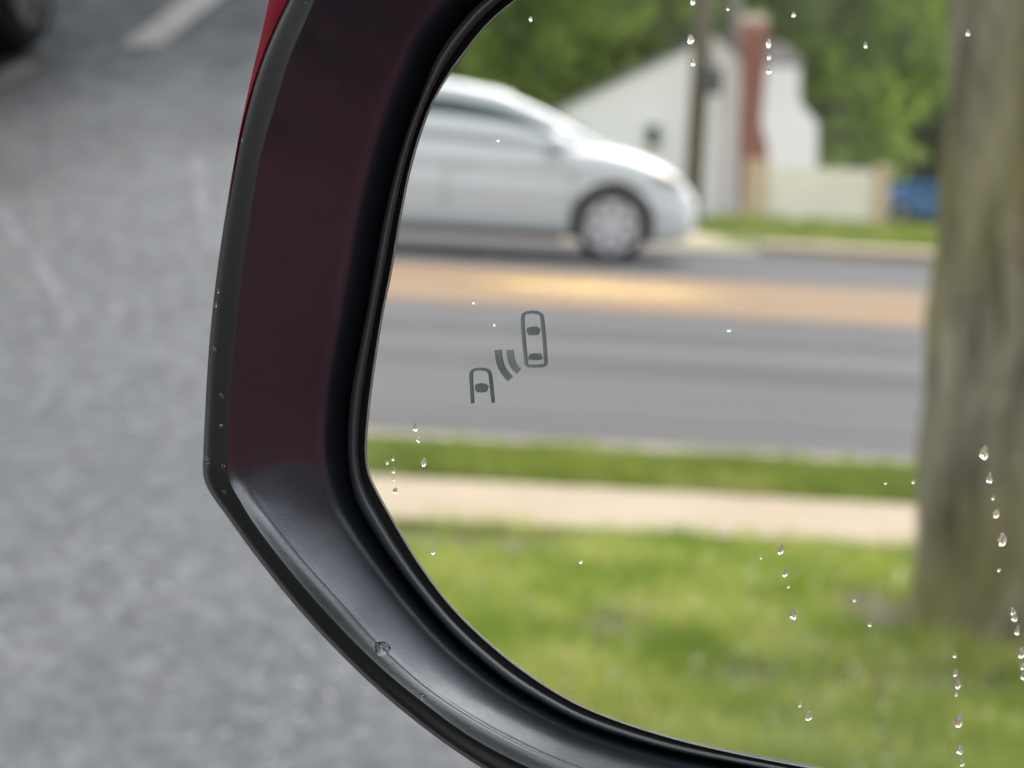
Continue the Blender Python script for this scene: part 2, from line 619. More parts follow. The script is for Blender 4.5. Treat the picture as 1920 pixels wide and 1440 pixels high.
# driveway apron across the verge
bm = bmesh.new()
p0 = G(1425, 474)
vs = [bm.verts.new(p) for p in [(-14, Y_FAR, 0.006), (p0.x, Y_FAR, 0.008), (p0.x, Y_FAR - 2, 0.03 + zg(Y_FAR - 2)), (p0.x - 0.1, Y_FAR - 9, 0.04 + zg(Y_FAR - 9)), (-6, Y_FAR - 9, 0.04 + zg(Y_FAR - 9)), (-14, Y_FAR - 2, 0.03)]]
bm.faces.new(vs)
tag(bm_obj('driveway', bm, WALK), kind='structure')
# broken, soft-edged yellow patch on the median
mp = Vector((MP.x, MP.y, 0.012))
bm = bmesh.new()
bmesh.ops.create_circle(bm, cap_ends=True, segments=40, radius=1.0)
o = bm_obj('road_mark', bm, YELLOW)
o.location = mp
o.scale = (1.15, 1.0, 1)
tag(o, kind='structure')
# lot markings
def stripe(name, pts, wd, z=0.009, mat=LINE):
    vs, fs = [], []
    n = len(pts)
    for i, p in enumerate(pts):
        t = (pts[min(i + 1, n - 1)] - pts[max(i - 1, 0)])
        t.z = 0
        t.normalize()
        s = Vector((-t.y, t.x, 0)) * wd / 2
        for q in (p - s, p + s):
            vs.append((q.x, q.y, z))
    for i in range(n - 1):
        fs.append((2 * i, 2 * i + 1, 2 * i + 3, 2 * i + 2))
    o = mesh_obj(name, vs, fs, mat, smooth=False)
    return tag(o, kind='structure')
pa, pb = GD(262, 92), GD(400, -15)
ldir = (pb - pa).normalized()
stripe('road_mark', [pa, pa + ldir * 1.0, pa + ldir * 3.0], 0.14)
pc = GD(62, 122)
pd_ = GD(-60, 185)
stripe('road_mark', [pc, (pc + pd_) / 2, pd_], 0.09)
stripe('scuff_mark', [GD(u, v) for u, v in ((370, 300), (375, 340), (382, 390), (385, 440), (395, 480))], 0.03, 0.008, SCUFF)
stripe('scuff_mark', [GD(u, v) for u, v in ((-40, 380), (20, 430), (70, 490), (110, 560), (135, 620))], 0.022, 0.008, SCUFF)
stripe('scuff_mark', [GD(u, v) for u, v in ((205, 590), (215, 580), (225, 600), (213, 608))], 0.03, 0.008, SCUFF)

# ------------------------------------------------------------------ grass blades
SOIL = []
for u_, v_, ra_, rb_ in ((830, 1022, .34, .20), (960, 1026, .22, .12), (1690, 1165, .20, .26), (1600, 1125, .10, .10), (1750, 1290, .3, .12), (1400, 1270, .14, .12), (1150, 1180, .12, .14)):
    q_ = G(u_, v_)
    SOIL.append((q_.x, q_.y, ra_, rb_))
mt = Mat('bare_soil', rough=0.95)
mt.col(mt.ramp(mt.noise(9, 4), [(0.3, (0.045, 0.033, 0.019)), (0.7, (0.10, 0.076, 0.045))]))
gr = mt.node('TexGradient')
gr.gradient_type = 'SPHERICAL'
mt.nt.links.new(mt.coord((1, 1, 1), True), gr.inputs[0])
mt.link(mt.ramp(mt.mix(1.0, gr.outputs[0], mt.ramp(mt.noise(12, 4), [(0.3, g3(0.2)), (0.6, g3(1))]), 'MULTIPLY'), [(0.0, g3(0)), (0.3, g3(1))]), 'Alpha')
SOILM = mt.m
for px_, py_, ra_, rb_ in SOIL:
    bm = bmesh.new()
    bmesh.ops.create_circle(bm, cap_ends=True, segments=28, radius=1.0)
    o = bm_obj('bare_soil', bm, SOILM)
    o.location = (px_, py_, 0.002 + 0.0005 * len(bpy.data.objects) % 0.002)
    o.scale = (ra_ * 1.15, rb_ * 1.15, 1)
    tag(o, kind='structure')
def blades(name, x0, x1, y0, y1, n, hmin, hmax, wd, mat, lean=0.6, clump=True, zf=None):
    x = rng.uniform(x0, x1, n)
    y = rng.uniform(y0, y1, n)
    if clump:
        cx = rng.uniform(x0, x1, n // 40 + 1)
        cy = rng.uniform(y0, y1, n // 40 + 1)
        k = rng.integers(0, len(cx), n)
        m = rng.random(n) < 0.6
        x = np.where(m, np.clip(cx[k] + rng.normal(0, 0.05, n), x0, x1), x)
        y = np.where(m, np.clip(cy[k] + rng.normal(0, 0.05, n), y0, y1), y)
    keep = np.ones(n, bool)
    for (px_, py_, ra, rb) in SOIL:
        q = ((x - px_) / ra) ** 2 + ((y - py_) / rb) ** 2
        keep &= ~((q < 1.0) & (rng.random(n) > q * q * 0.5 + 0.03))
    x, y = x[keep], y[keep]
    n = len(x)
    z = np.zeros(n) if zf is None else np.array([zf(q) for q in y])
    h = rng.uniform(hmin, hmax, n)
    a = rng.uniform(0, 2 * np.pi, n)
    l = rng.uniform(0.1, lean, n) * h
    la = rng.uniform(0, 2 * np.pi, n)
    ww = rng.uniform(0.6, 1.2, n) * wd
    dx, dy = np.cos(a) * ww, np.sin(a) * ww
    P = np.zeros((n, 4, 3))
    P[:, 0] = np.stack([x - dx, y - dy, z], 1)
    P[:, 1] = np.stack([x + dx, y + dy, z], 1)
    tx, ty = x + np.cos(la) * l, y + np.sin(la) * l
    P[:, 2] = np.stack([tx + dx * .35, ty + dy * .35, z + h], 1)
    P[:, 3] = np.stack([tx - dx * .35, ty - dy * .35, z + h], 1)
    return quads(name, P, mat)


def quads(name, P, mat, parent=None):
    n = len(P)
    me = bpy.data.meshes.new(name)
    me.vertices.add(4 * n)
    me.vertices.foreach_set('co', P.reshape(-1).astype(np.float32))
    me.loops.add(4 * n)
    me.loops.foreach_set('vertex_index', np.arange(4 * n, dtype=np.int32))
    me.polygons.add(n)
    me.polygons.foreach_set('loop_start', np.arange(0, 4 * n, 4, dtype=np.int32))
    me.polygons.foreach_set('loop_total', np.full(n, 4, dtype=np.int32))
    me.update(calc_edges=True)
    me.materials.append(mat)
    o = bpy.data.objects.new(name, me)
    COL.objects.link(o)
    if parent:
        o.parent = parent
    return o


tag(blades('grass', -2.2, 3.4, Y_WALK0 + 0.01, Y_LOT, 85000, 0.03, 0.085, 0.0035, GRASS), kind='stuff')
tag(blades('verge_grass', -2.6, 2.6, Y_KERB + 0.17, Y_WALK1 - 0.03, 16000, 0.04, 0.11, 0.004, VERGE), kind='stuff')
tag(blades('yard_grass', -5, 9, Y_FAR - 24, Y_FAR - 8.6, 14000, 0.05, 0.16, 0.03, VERGE, zf=zg), kind='stuff')
tag(blades('far_verge_grass', ax1 + 0.15, 6, Y_FAR - 8, Y_FAR - 0.62, 9000, 0.05, 0.14, 0.012, VERGE), kind='stuff')
n = 420
P = np.zeros((n, 4, 3))
x = rng.uniform(-2, 2.6, n)
y = rng.uniform(-5.9, Y_LOT, n)
z = rng.uniform(0.04, 0.09, n)
for k, (a, b) in enumerate(((-1, -1), (1, -1), (1, 1), (-1, 1))):
    P[:, k] = np.stack([x + a * .006, y + b * .006, z + a * .003], 1)
tag(quads('pale_flecks', P, FLECK), kind='stuff')  # small pale flecks scattered among the blades

# ------------------------------------------------------------------ trees
def crown_mesh(name, blobs, n, size, mat, parent):
    tot = sum(b[3] ** 2 for b in blobs)
    Ps = []
    for (cx, cy, cz, r, sq) in blobs:
        k = int(n * r * r / tot)
        dvec = rng.normal(size=(k, 3))
        dvec /= np.linalg.norm(dvec, axis=1)[:, None]
        rr = r * (0.55 + 0.5 * rng.random(k) ** 0.6)
        bump = 1 + 0.22 * np.sin(dvec[:, 0] * 7 + cx) * np.sin(dvec[:, 1] * 6 + cy) + 0.15 * np.sin(dvec[:, 2] * 9)
        c = dvec * (rr * bump)[:, None] * np.array([1, 1, sq]) + np.array([cx, cy, cz])
        t1 = rng.normal(size=(k, 3))
        t1 /= np.linalg.norm(t1, axis=1)[:, None]
        t2 = np.cross(t1, dvec + rng.normal(size=(k, 3)) * 0.6)
        t2 /= np.linalg.norm(t2, axis=1)[:, None] + 1e-9
        s = (size * rng.uniform(0.5, 1.2, k))[:, None]
        P = np.zeros((k, 4, 3))
        P[:, 0] = c - t1 * s
        P[:, 1] = c - t2 * s * .55
        P[:, 2] = c + t1 * s
        P[:, 3] = c + t2 * s * .55
        Ps.append(P)
    return quads(name, np.concatenate(Ps), mat, parent)


def make_tree(name, ht, spread, nleaf, leaf, mat, trunk_r=0.22, clear=0.25):
    t = empty(name)
    vs, fs = [], []
    tube(vs, fs, [(0, 0, -0.3), (0.03, 0, ht * .2), (0.1, 0.05, ht * .45), (0.05, 0.1, ht * .75)], [trunk_r * 1.4, trunk_r, trunk_r * .7, trunk_r * .25], 10)
    blobs = []
    nb = 13
    for i in range(nb):
        f = i / (nb - 1)
        zz = ht * (clear + 0.12 + (0.82 - clear) * f)
        a = i * 2.4 + random.random()
        rr = spread * (0.62 * math.sin(math.pi * (0.15 + 0.8 * f)))
        bx, by = rr * math.cos(a), rr * math.sin(a)
        br_ = spread * random.uniform(0.36, 0.52) * (1.0 - 0.35 * f)
        blobs.append((bx, by, zz, br_, 0.8))
        tube(vs, fs, [(0.05, 0.03, ht * (.2 + .45 * f)), (bx * .5, by * .5, zz - br_ * .4), (bx, by, zz)], [trunk_r * .45, trunk_r * .25, trunk_r * .1], 6)
    mesh_obj('trunk', vs, fs, BARK, t)
    crown_mesh('crown', blobs, nleaf, leaf, mat, t)
    return t


protos = [make_tree('leafy_tree', 13, 4.6, 9000, 0.24, LEAF, 0.25, 0.12),
          make_tree('leafy_tree', 15, 5.2, 10000, 0.25, LEAF, 0.28, 0.10),
          make_tree('leafy_tree', 11, 4.2, 8000, 0.22, LEAF, 0.2, 0.08)]
tree_spots = [  # u, depth, prototype, scale, label
    (820, 64, 0, 1.0, 'tall green tree behind the silver car roof, at the mirror edge'),
    (935, 60, 2, 1.05, 'bright green leafy tree left of the white house roof'),
    (1060, 66, 1, 1.0, 'dark green tree rising above the long white roof slope'),
    (1190, 70, 0, 1.05, 'dense green tree just left of the utility pole'),
    (1300, 80, 1, 1.1, 'tree directly behind the utility pole and white gable'),
    (1420, 82, 2, 1.25, 'tree behind the red brick chimney top'),
    (1520, 72, 1, 0.95, 'leafy tree right of the chimney, above the dark roofed shed'),
    (1630, 92, 0, 1.15, 'light green tree above the cream fence end'),
    (1725, 94, 1, 1.2, 'full green tree behind the blue car'),
    (1830, 94, 2, 1.4, 'green tree half hidden by the near bark trunk'),
    (1950, 80, 0, 1.1, 'green tree wholly behind the near bark trunk'),
    (700, 70, 1, 1.0, 'green tree left of the mirror edge, behind the street'),
]
used = set()
for u, d, k, s, lab in tree_spots:
    p = W(u, 400, d)
    o = protos[k] if k not in used else copy_tree(protos[k])
    used.add(k)
    o.location = (p.x, p.y, zg(p.y))
    o.rotation_euler = (0, 0, random.uniform(0, 6.28))
    o.scale = (s, s, s)
    tag(o, lab, 'tree', 'trees behind the white house')
# understorey shrubs
sh = empty('shrub')
crown_mesh('foliage', [(0, 0, 1.0, 1.5, 0.8), (1.1, 0.3, 0.9, 1.2, 0.8), (-1.1, -0.2, 1.1, 1.3, 0.9)], 3500, 0.13, LEAF_D, sh)
vs, fs = [], []
for k in range(7):
    a = k * 0.9
    tube(vs, fs, [(0.1 * math.cos(a), 0.1 * math.sin(a), -0.2), (0.6 * math.cos(a), 0.5 * math.sin(a), 1.0)], [0.03, 0.015], 5)
mesh_obj('stem', vs, fs, BARK, sh)
shrubs = [(1548, 62, 0.62, 'dark shrub behind the cream fence beside the shed'), (1640, 95, 1.6, 'dark green shrub behind the right end of the fence'),
          (1730, 98, 2.1, 'large dark shrub behind the blue car roof'), (1815, 98, 1.9, 'dark shrub between the blue car and the near trunk'),
          (860, 60, 1.6, 'dark shrub behind the silver car roof'), (960, 62, 1.5, 'dark shrub at the left end of the white house'),
          (1040, 64, 1.3, 'dark shrub behind the low left eave of the house')]
for i, (u, d, s, lab) in enumerate(shrubs):
    o = sh if i == 0 else copy_tree(sh)
    p = W(u, 400, d)
    o.location = (p.x, p.y, zg(p.y))
    o.rotation_euler = (0, 0, i * 1.3)
    o.scale = (s, s, s)
    tag(o, lab, 'shrub', 'shrubs behind the house and fence')

# near tree: ridged trunk with root flare
nt_ = empty('roadside_tree')
p = G(1962, 1185)
nt_.location = (p.x, p.y, 0)
vs, fs = [], []
NA, NZ = 180, 140
for j in range(NZ):
    z = -0.1 + 4.6 * (j / (NZ - 1)) ** 1.5
    for i in range(NA):
        a = 2 * math.pi * i / NA
        base = 0.340 - 0.004 * z + 0.035 * math.exp(-max(z, 0) / 0.12) * (0.7 + 0.5 * math.sin(3 * a + 0.6) * math.sin(2 * a))
        ridge = 0.014 * math.sin(22 * a + 3.5 * math.sin(z * 4.1) + 1.5 * math.sin(5 * a)) + 0.008 * math.sin(61 * a + 3 * math.sin(3 * z))
        ridge *= 0.6 + 0.6 * math.sin(z * 5 + 7 * a)
        r = base + ridge
        vs.append((r * math.cos(a) - 0.010 * z, r * math.sin(a), z))
for j in range(NZ - 1):
    for i in range(NA):
        fs.append((j * NA + i, j * NA + (i + 1) % NA, (j + 1) * NA + (i + 1) % NA, (j + 1) * NA + i))
for k in range(7):
    a = k * 0.95
    tube(vs, fs, [(0.05, 0, 3.6), (0.9 * math.cos(a), 0.9 * math.sin(a), 5.0), (2.2 * math.cos(a), 2.2 * math.sin(a), 6.6 + 0.3 * k)], [0.14, 0.09, 0.03], 8)
mesh_obj('trunk', vs, fs, BARK, nt_)
crown_mesh('crown', [(2.0 * math.cos(k), 2.0 * math.sin(k), 6.2 + 0.5 * (k % 3), 1.4, 0.8) for k in range(7)] + [(0, 0, 8.2, 1.8, 0.9)], 9000, 0.1, LEAF, nt_)
tag(nt_, 'thick ridged bark trunk standing on the near lawn at the right of the mirror', 'tree')

# ------------------------------------------------------------------ house
HD = 52.0
def HP(u, v, d=HD):
    return W(u, v, d)
def vert_poly(uv, d=HD):
    """photo outline put on an upright wall facing the street at depth d"""
    y0 = W(1300, 300, d).y
    out = []
    for u, v in uv:
        r = refl(ray(u, v))
        k = (y0 - VCAM.y) / r.y
        q = VCAM + r * k
        out.append(Vector((q.x, y0, q.z)))
    return out
house = empty('white_house')
hp = HP(1300, 395)
house.location = (hp.x, hp.y, zg(hp.y))
hoff = -Vector(house.location)
def hadd(name, bm, mat, smooth=False):
    for v_ in bm.verts:
        v_.co += hoff
    return bm_obj(name, bm, mat, house, smooth)
DEPTH = Vector((0, -7.5, 0))
A = vert_poly([(1035, 440), (1035, 212), (1338, 66), (1415, 128), (1415, 425)])
bm = bmesh.new()
extrude_poly(bm, A, DEPTH)
hadd('wall', bm, SIDING)
# roof of the main block: two slabs with an overhang
def slab_roof(a, b, th, over=0.25, fwd=0.12, mat=ROOF):
    a, b = a.copy(), b.copy()
    dr = (b - a).normalized()
    a -= dr * over
    b += dr * 0.02
    nrm = Vector((-dr.z, 0, dr.x))
    if nrm.z < 0:
        nrm = -nrm
    o0 = Vector((0, fwd, 0))
    bm_ = bmesh.new()
    extrude_poly(bm_, [a + o0 + nrm * .01, b + o0 + nrm * .01, b + o0 + nrm * (th + .01), a + o0 + nrm * (th + .01)], DEPTH - 2 * o0)
    return hadd('roof', bm_, mat)
slab_roof(A[1], A[2], 0.07)
slab_roof(A[3], A[2], 0.07)
# right block and its lean-to
B = vert_poly([(1410, 425), (1410, 118), (1500, 122), (1500, 430)], 53.5)
bm = bmesh.new()
extrude_poly(bm, B, Vector((0, -5, 0)))
hadd('wall', bm, SIDING_B)
B2 = vert_poly([(1500, 430), (1500, 186), (1533, 232), (1533, 430)], 53.6)
B2[0].x = B2[1].x = B[2].x + 0.003
bm = bmesh.new()
extrude_poly(bm, B2, Vector((0, -5, 0)))
hadd('wall', bm, SIDING_B)
C3 = vert_poly([(1405, 114), (1508, 118), (1490, 76), (1420, 72)], 53.4)
bm = bmesh.new()
lo = [C3[0], C3[1], C3[1] + Vector((0, -5.4, 0)), C3[0] + Vector((0, -5.4, 0))]
hi = [C3[3] + Vector((0, -2.2, 0)), C3[2] + Vector((0, -2.2, 0)), C3[2] + Vector((0, -3.0, 0)), C3[3] + Vector((0, -3.0, 0))]
lv = [bm.verts.new(q) for q in lo]
hv_ = [bm.verts.new(q) for q in hi]
bm.faces.new(lv)
bm.faces.new(hv_)
for i in range(4):
    bm.faces.new((lv[i], lv[(i + 1) % 4], hv_[(i + 1) % 4], hv_[i]))
hadd('roof', bm, ROOF_D)
# chimney up the front wall, flaring at its foot
def fbox(uv, d, depth):
    bm_ = bmesh.new()
    extrude_poly(bm_, vert_poly(uv, d), Vector((0, -depth, 0)))
    return bm_
ch = hadd('chimney', fbox([(1393, 420), (1391, 270), (1397, 130), (1394, 62), (1441, 64), (1436, 130), (1428, 232), (1440, 275), (1439, 420)], HD - 1.0, 0.95), BRICK)
cb = hadd('chimney_band', fbox([(1391, 62), (1391, 42), (1443, 44), (1443, 64)], HD - 1.05, 1.05), CAPB)
cc = hadd('chimney_cap', fbox([(1394, 42), (1396, 24), (1438, 26), (1440, 44)], HD - 1.03, 1.0), CAPC)
for q in (cb, cc):
    q.parent = ch
# windows
def hwin(u0, v0, u1, v1, d, glass=WINDOWG):
    fr = bmesh.new()
    o_ = vert_poly([(u0, v1), (u0, v0), (u1, v0), (u1, v1)], d)
    extrude_poly(fr, o_, Vector((0, -0.12, 0)))
    f = hadd('window', fr, TRIM)
    du, dv = (u1 - u0) * .16, (v1 - v0) * .14
    g = bmesh.new()
    extrude_poly(g, vert_poly([(u0 + du, v1 - dv), (u0 + du, v0 + dv), (u1 - du, v0 + dv), (u1 - du, v1 - dv)], d - 0.02), Vector((0, -0.05, 0)))
    gl = hadd('pane', g, glass)
    gl.parent = f
    return f
hwin(1207, 228, 1242, 282, HD - 0.1)
bmv = fbox([(1345, 200), (1345, 160), (1362, 160), (1362, 200)], HD - 0.06, 0.05)
hadd('vent', bmv, TRIM)
# corner boards
for uu in (1340, 1382):
    hadd('corner_board', fbox([(uu, 400), (uu + 3, 150), (uu + 11, 150), (uu + 8, 400)], HD - 0.05, 0.06), SIDING_B)
tag(house, 'white sided house with a red brick chimney on its street wall', 'house')

# neighbour shed with dark roof
shd = empty('small_outbuilding')
sp = W(1570, 300, 74)
shd.location = (sp.x, sp.y, zg(sp.y))
bm = bmesh.new()
box(bm, (-1.35, -3, -0.3), (1.0, 0, 2.5))
bm_obj('wall', bm, SHEDW, shd)
bm = bmesh.new()
extrude_poly(bm, [Vector((-1.6, 0.25, 2.45)), Vector((1.2, 0.25, 2.45)), Vector((0.7, -0.7, 4.0)), Vector((-1.2, -0.7, 4.0))], Vector((0, -3.0, 0)))
bm_obj('roof', bm, ROOF_D, shd)
bm = bmesh.new()
box(bm, (-0.1, 0.0, 0.9), (0.75, 0.05, 1.9), 0.01)
wn = bm_obj('window', bm, TRIM, shd)
bm = bmesh.new()
box(bm, (0.02, 0.04, 1.02), (0.63, 0.07, 1.78))
pn = bm_obj('pane', bm, SHEDW, wn)
tag(shd, 'small grey outbuilding with a dark roof behind the cream fence', 'outbuilding')

# fence
FD = 45.0
fence = empty('yard_fence')
fl = vert_poly([(1395, 405), (1395, 303), (1662, 316), (1662, 420)], FD)
fb = zg(fl[0].y)
fence.location = (fl[0].x, fl[0].y, fb)
fo = -Vector(fence.location)
x0, x1 = fl[0].x, fl[3].x
zt0, zt1 = fl[1].z, fl[2].z
bm = bmesh.new()
nb_ = 28
px0, px1 = x0 + 0.42, x1 - 0.30
for i in range(nb_):
    a = px0 + (px1 - px0) * i / nb_
    b = px0 + (px1 - px0) * (i + 1) / nb_ - 0.006
    zt = zt0 + (zt1 - zt0) * (a - x0) / (x1 - x0) - 0.05
    box(bm, (a + fo.x, -0.02, 0.04), (b + fo.x, 0.02, zt - fb), 0.006)
for zz in (0.18, 0.55):
    box(bm, (px0 + fo.x, -0.07, zz), (px1 + fo.x, -0.022, zz + 0.09))
bm_obj('panel', bm, VINYL, fence)
for a, b in ((x0, x0 + 0.40), (x1 - 0.28, x1)):
    bm = bmesh.new()
    box(bm, (a + fo.x, -0.09, -0.3), (b + fo.x, 0.09, (zt0 if a == x0 else zt1) - fb), 0.012)
    box(bm, (a + fo.x - 0.03, -0.12, (zt0 if a == x0 else zt1) - fb), (b + fo.x + 0.03, 0.12, (zt0 if a == x0 else zt1) - fb + 0.05), 0.015)
    bm_obj('post', bm, POSTM, fence)
tag(fence, 'low cream board fence with tan end posts in front of the white house', 'fence')

# utility poles
def pole(u0, v0, u1, v1, d, r0, mat, lab, box_uv=None, arm=True):
    b = W(u0, v0, d)
    o = empty('utility_pole', (b.x, b.y, zg(b.y)))
    vs, fs = [], []
    tube(vs, fs, [(0, 0, -0.4), (0, 0, 3), (0, 0, 9.5)], [r0 * 1.05, r0, r0 * .75], 16)
    mesh_obj('shaft', vs, fs, mat, o)
    if arm:
        bm_ = bmesh.new()
        box(bm_, (-1.1, -0.06, 8.7), (1.1, 0.06, 8.85), 0.01)
        bm_obj('crossarm', bm_, mat, o)
    if box_uv:
        q = W(box_uv[0], box_uv[1], d)
        bm_ = bmesh.new()
        zc = q.z - o.location.z
        box(bm_, (r0 * .6, -0.02, zc - 0.23), (r0 * .6 + 0.26, 0.22, zc + 0.2), 0.03)
        box(bm_, (r0 * .6 + 0.09, 0.08, zc + 0.2), (r0 * .6 + 0.13, 0.12, zc + 0.45))
        bm_obj('meter_box', bm_, GREYBOX, o)
    return tag(o, lab, 'utility pole')
pole(1303, 300, 0, 0, 38, 0.145, POLE, 'brown wooden utility pole with a dark box, in front of the white house', (1333, 150))
pole(1357, 300, 0, 0, 62, 0.23, POLE2, 'grey wooden pole rising behind the white gable peak', None, True)


# ------------------------------------------------------------------ cars
def interp(tbl, x):
    t = sorted(tbl)
    return float(np.interp(x, [a for a, _ in t], [b for _, b in t]))


def smooth_tbl(tbl, x, r=0.06):
    return sum(interp(tbl, x + k * r) * wt for k, wt in ((-1, .25), (0, .5), (1, .25)))


ZT = [(.765, .47), (.73, .59), (.63, .715), (.435, .845), (.18, .935), (-.1, .985), (-.5, 1.0), (-1.6, 1.05), (-2.5, 1.08), (-3.2, 1.08), (-3.45, 1.03), (-3.6, .90), (-3.68, .72)]
ZB = [(.765, .34), (.70, .22), (.4, .17), (-3, .19), (-3.5, .27), (-3.68, .42)]
HW = [(.765, .42), (.725, .58), (.64, .71), (.45, .81), (.2, .86), (-.3, .88), (-2.6, .88), (-3.2, .845), (-3.5, .76), (-3.68, .55)]
ZR = [(-.10, 1.0), (-.21, 1.08), (-.53, 1.24), (-.725, 1.325), (-1.01, 1.43), (-1.45, 1.495), (-1.8, 1.505), (-2.5, 1.42), (-3.1, 1.25), (-3.55, 1.02)]
WB = [(-.10, .62), (-.5, .765), (-1, .81), (-2.5, .80), (-3.2, .72), (-3.55, .6)]
WR = [(-.10, .60), (-.5, .655), (-1, .635), (-2, .615), (-3, .59), (-3.55, .55)]


def spline_pts(pts, sub=3):
    out = []
    n = len(pts)
    for i in range(n - 1):
        p0, p1, p2, p3 = (Vector(pts[max(i - 1, 0)]), Vector(pts[i]), Vector(pts[i + 1]), Vector(pts[min(i + 2, n - 1)]))
        for k in range(sub):
            t = k / sub
            out.append(0.5 * ((2 * p1) + (-p0 + p2) * t + (2 * p0 - 5 * p1 + 4 * p2 - p3) * t * t + (-p0 + 3 * p1 - 3 * p2 + p3) * t ** 3))
    out.append(Vector(pts[-1]))
    return out


def loft(sections, half_to_full=True):
    vs, fs = [], []
    m = None
    for x, half in sections:
        full = [(y, z) for y, z in half] + [(-y, z) for y, z in half[::-1][1:-1]]
        m = len(full)
        vs += [(x, y, z) for y, z in full]
    for i in range(len(sections) - 1):
        for k in range(m):
            fs.append((i * m + k, i * m + (k + 1) % m, (i + 1) * m + (k + 1) % m, (i + 1) * m + k))
    fs.append(tuple(range(m)))
    fs.append(tuple((len(sections) - 1) * m + k for k in range(m))[::-1])
    return vs, fs


def side_y(x, z):
    zb = interp(ZT, x) - 0.02
    zr = smooth_tbl(ZR, x)
    f = (z - zb) / max(zr - 0.07 - zb, 0.05)
    return interp(WB, x) + (interp(WR, x) + .045 - interp(WB, x)) * f


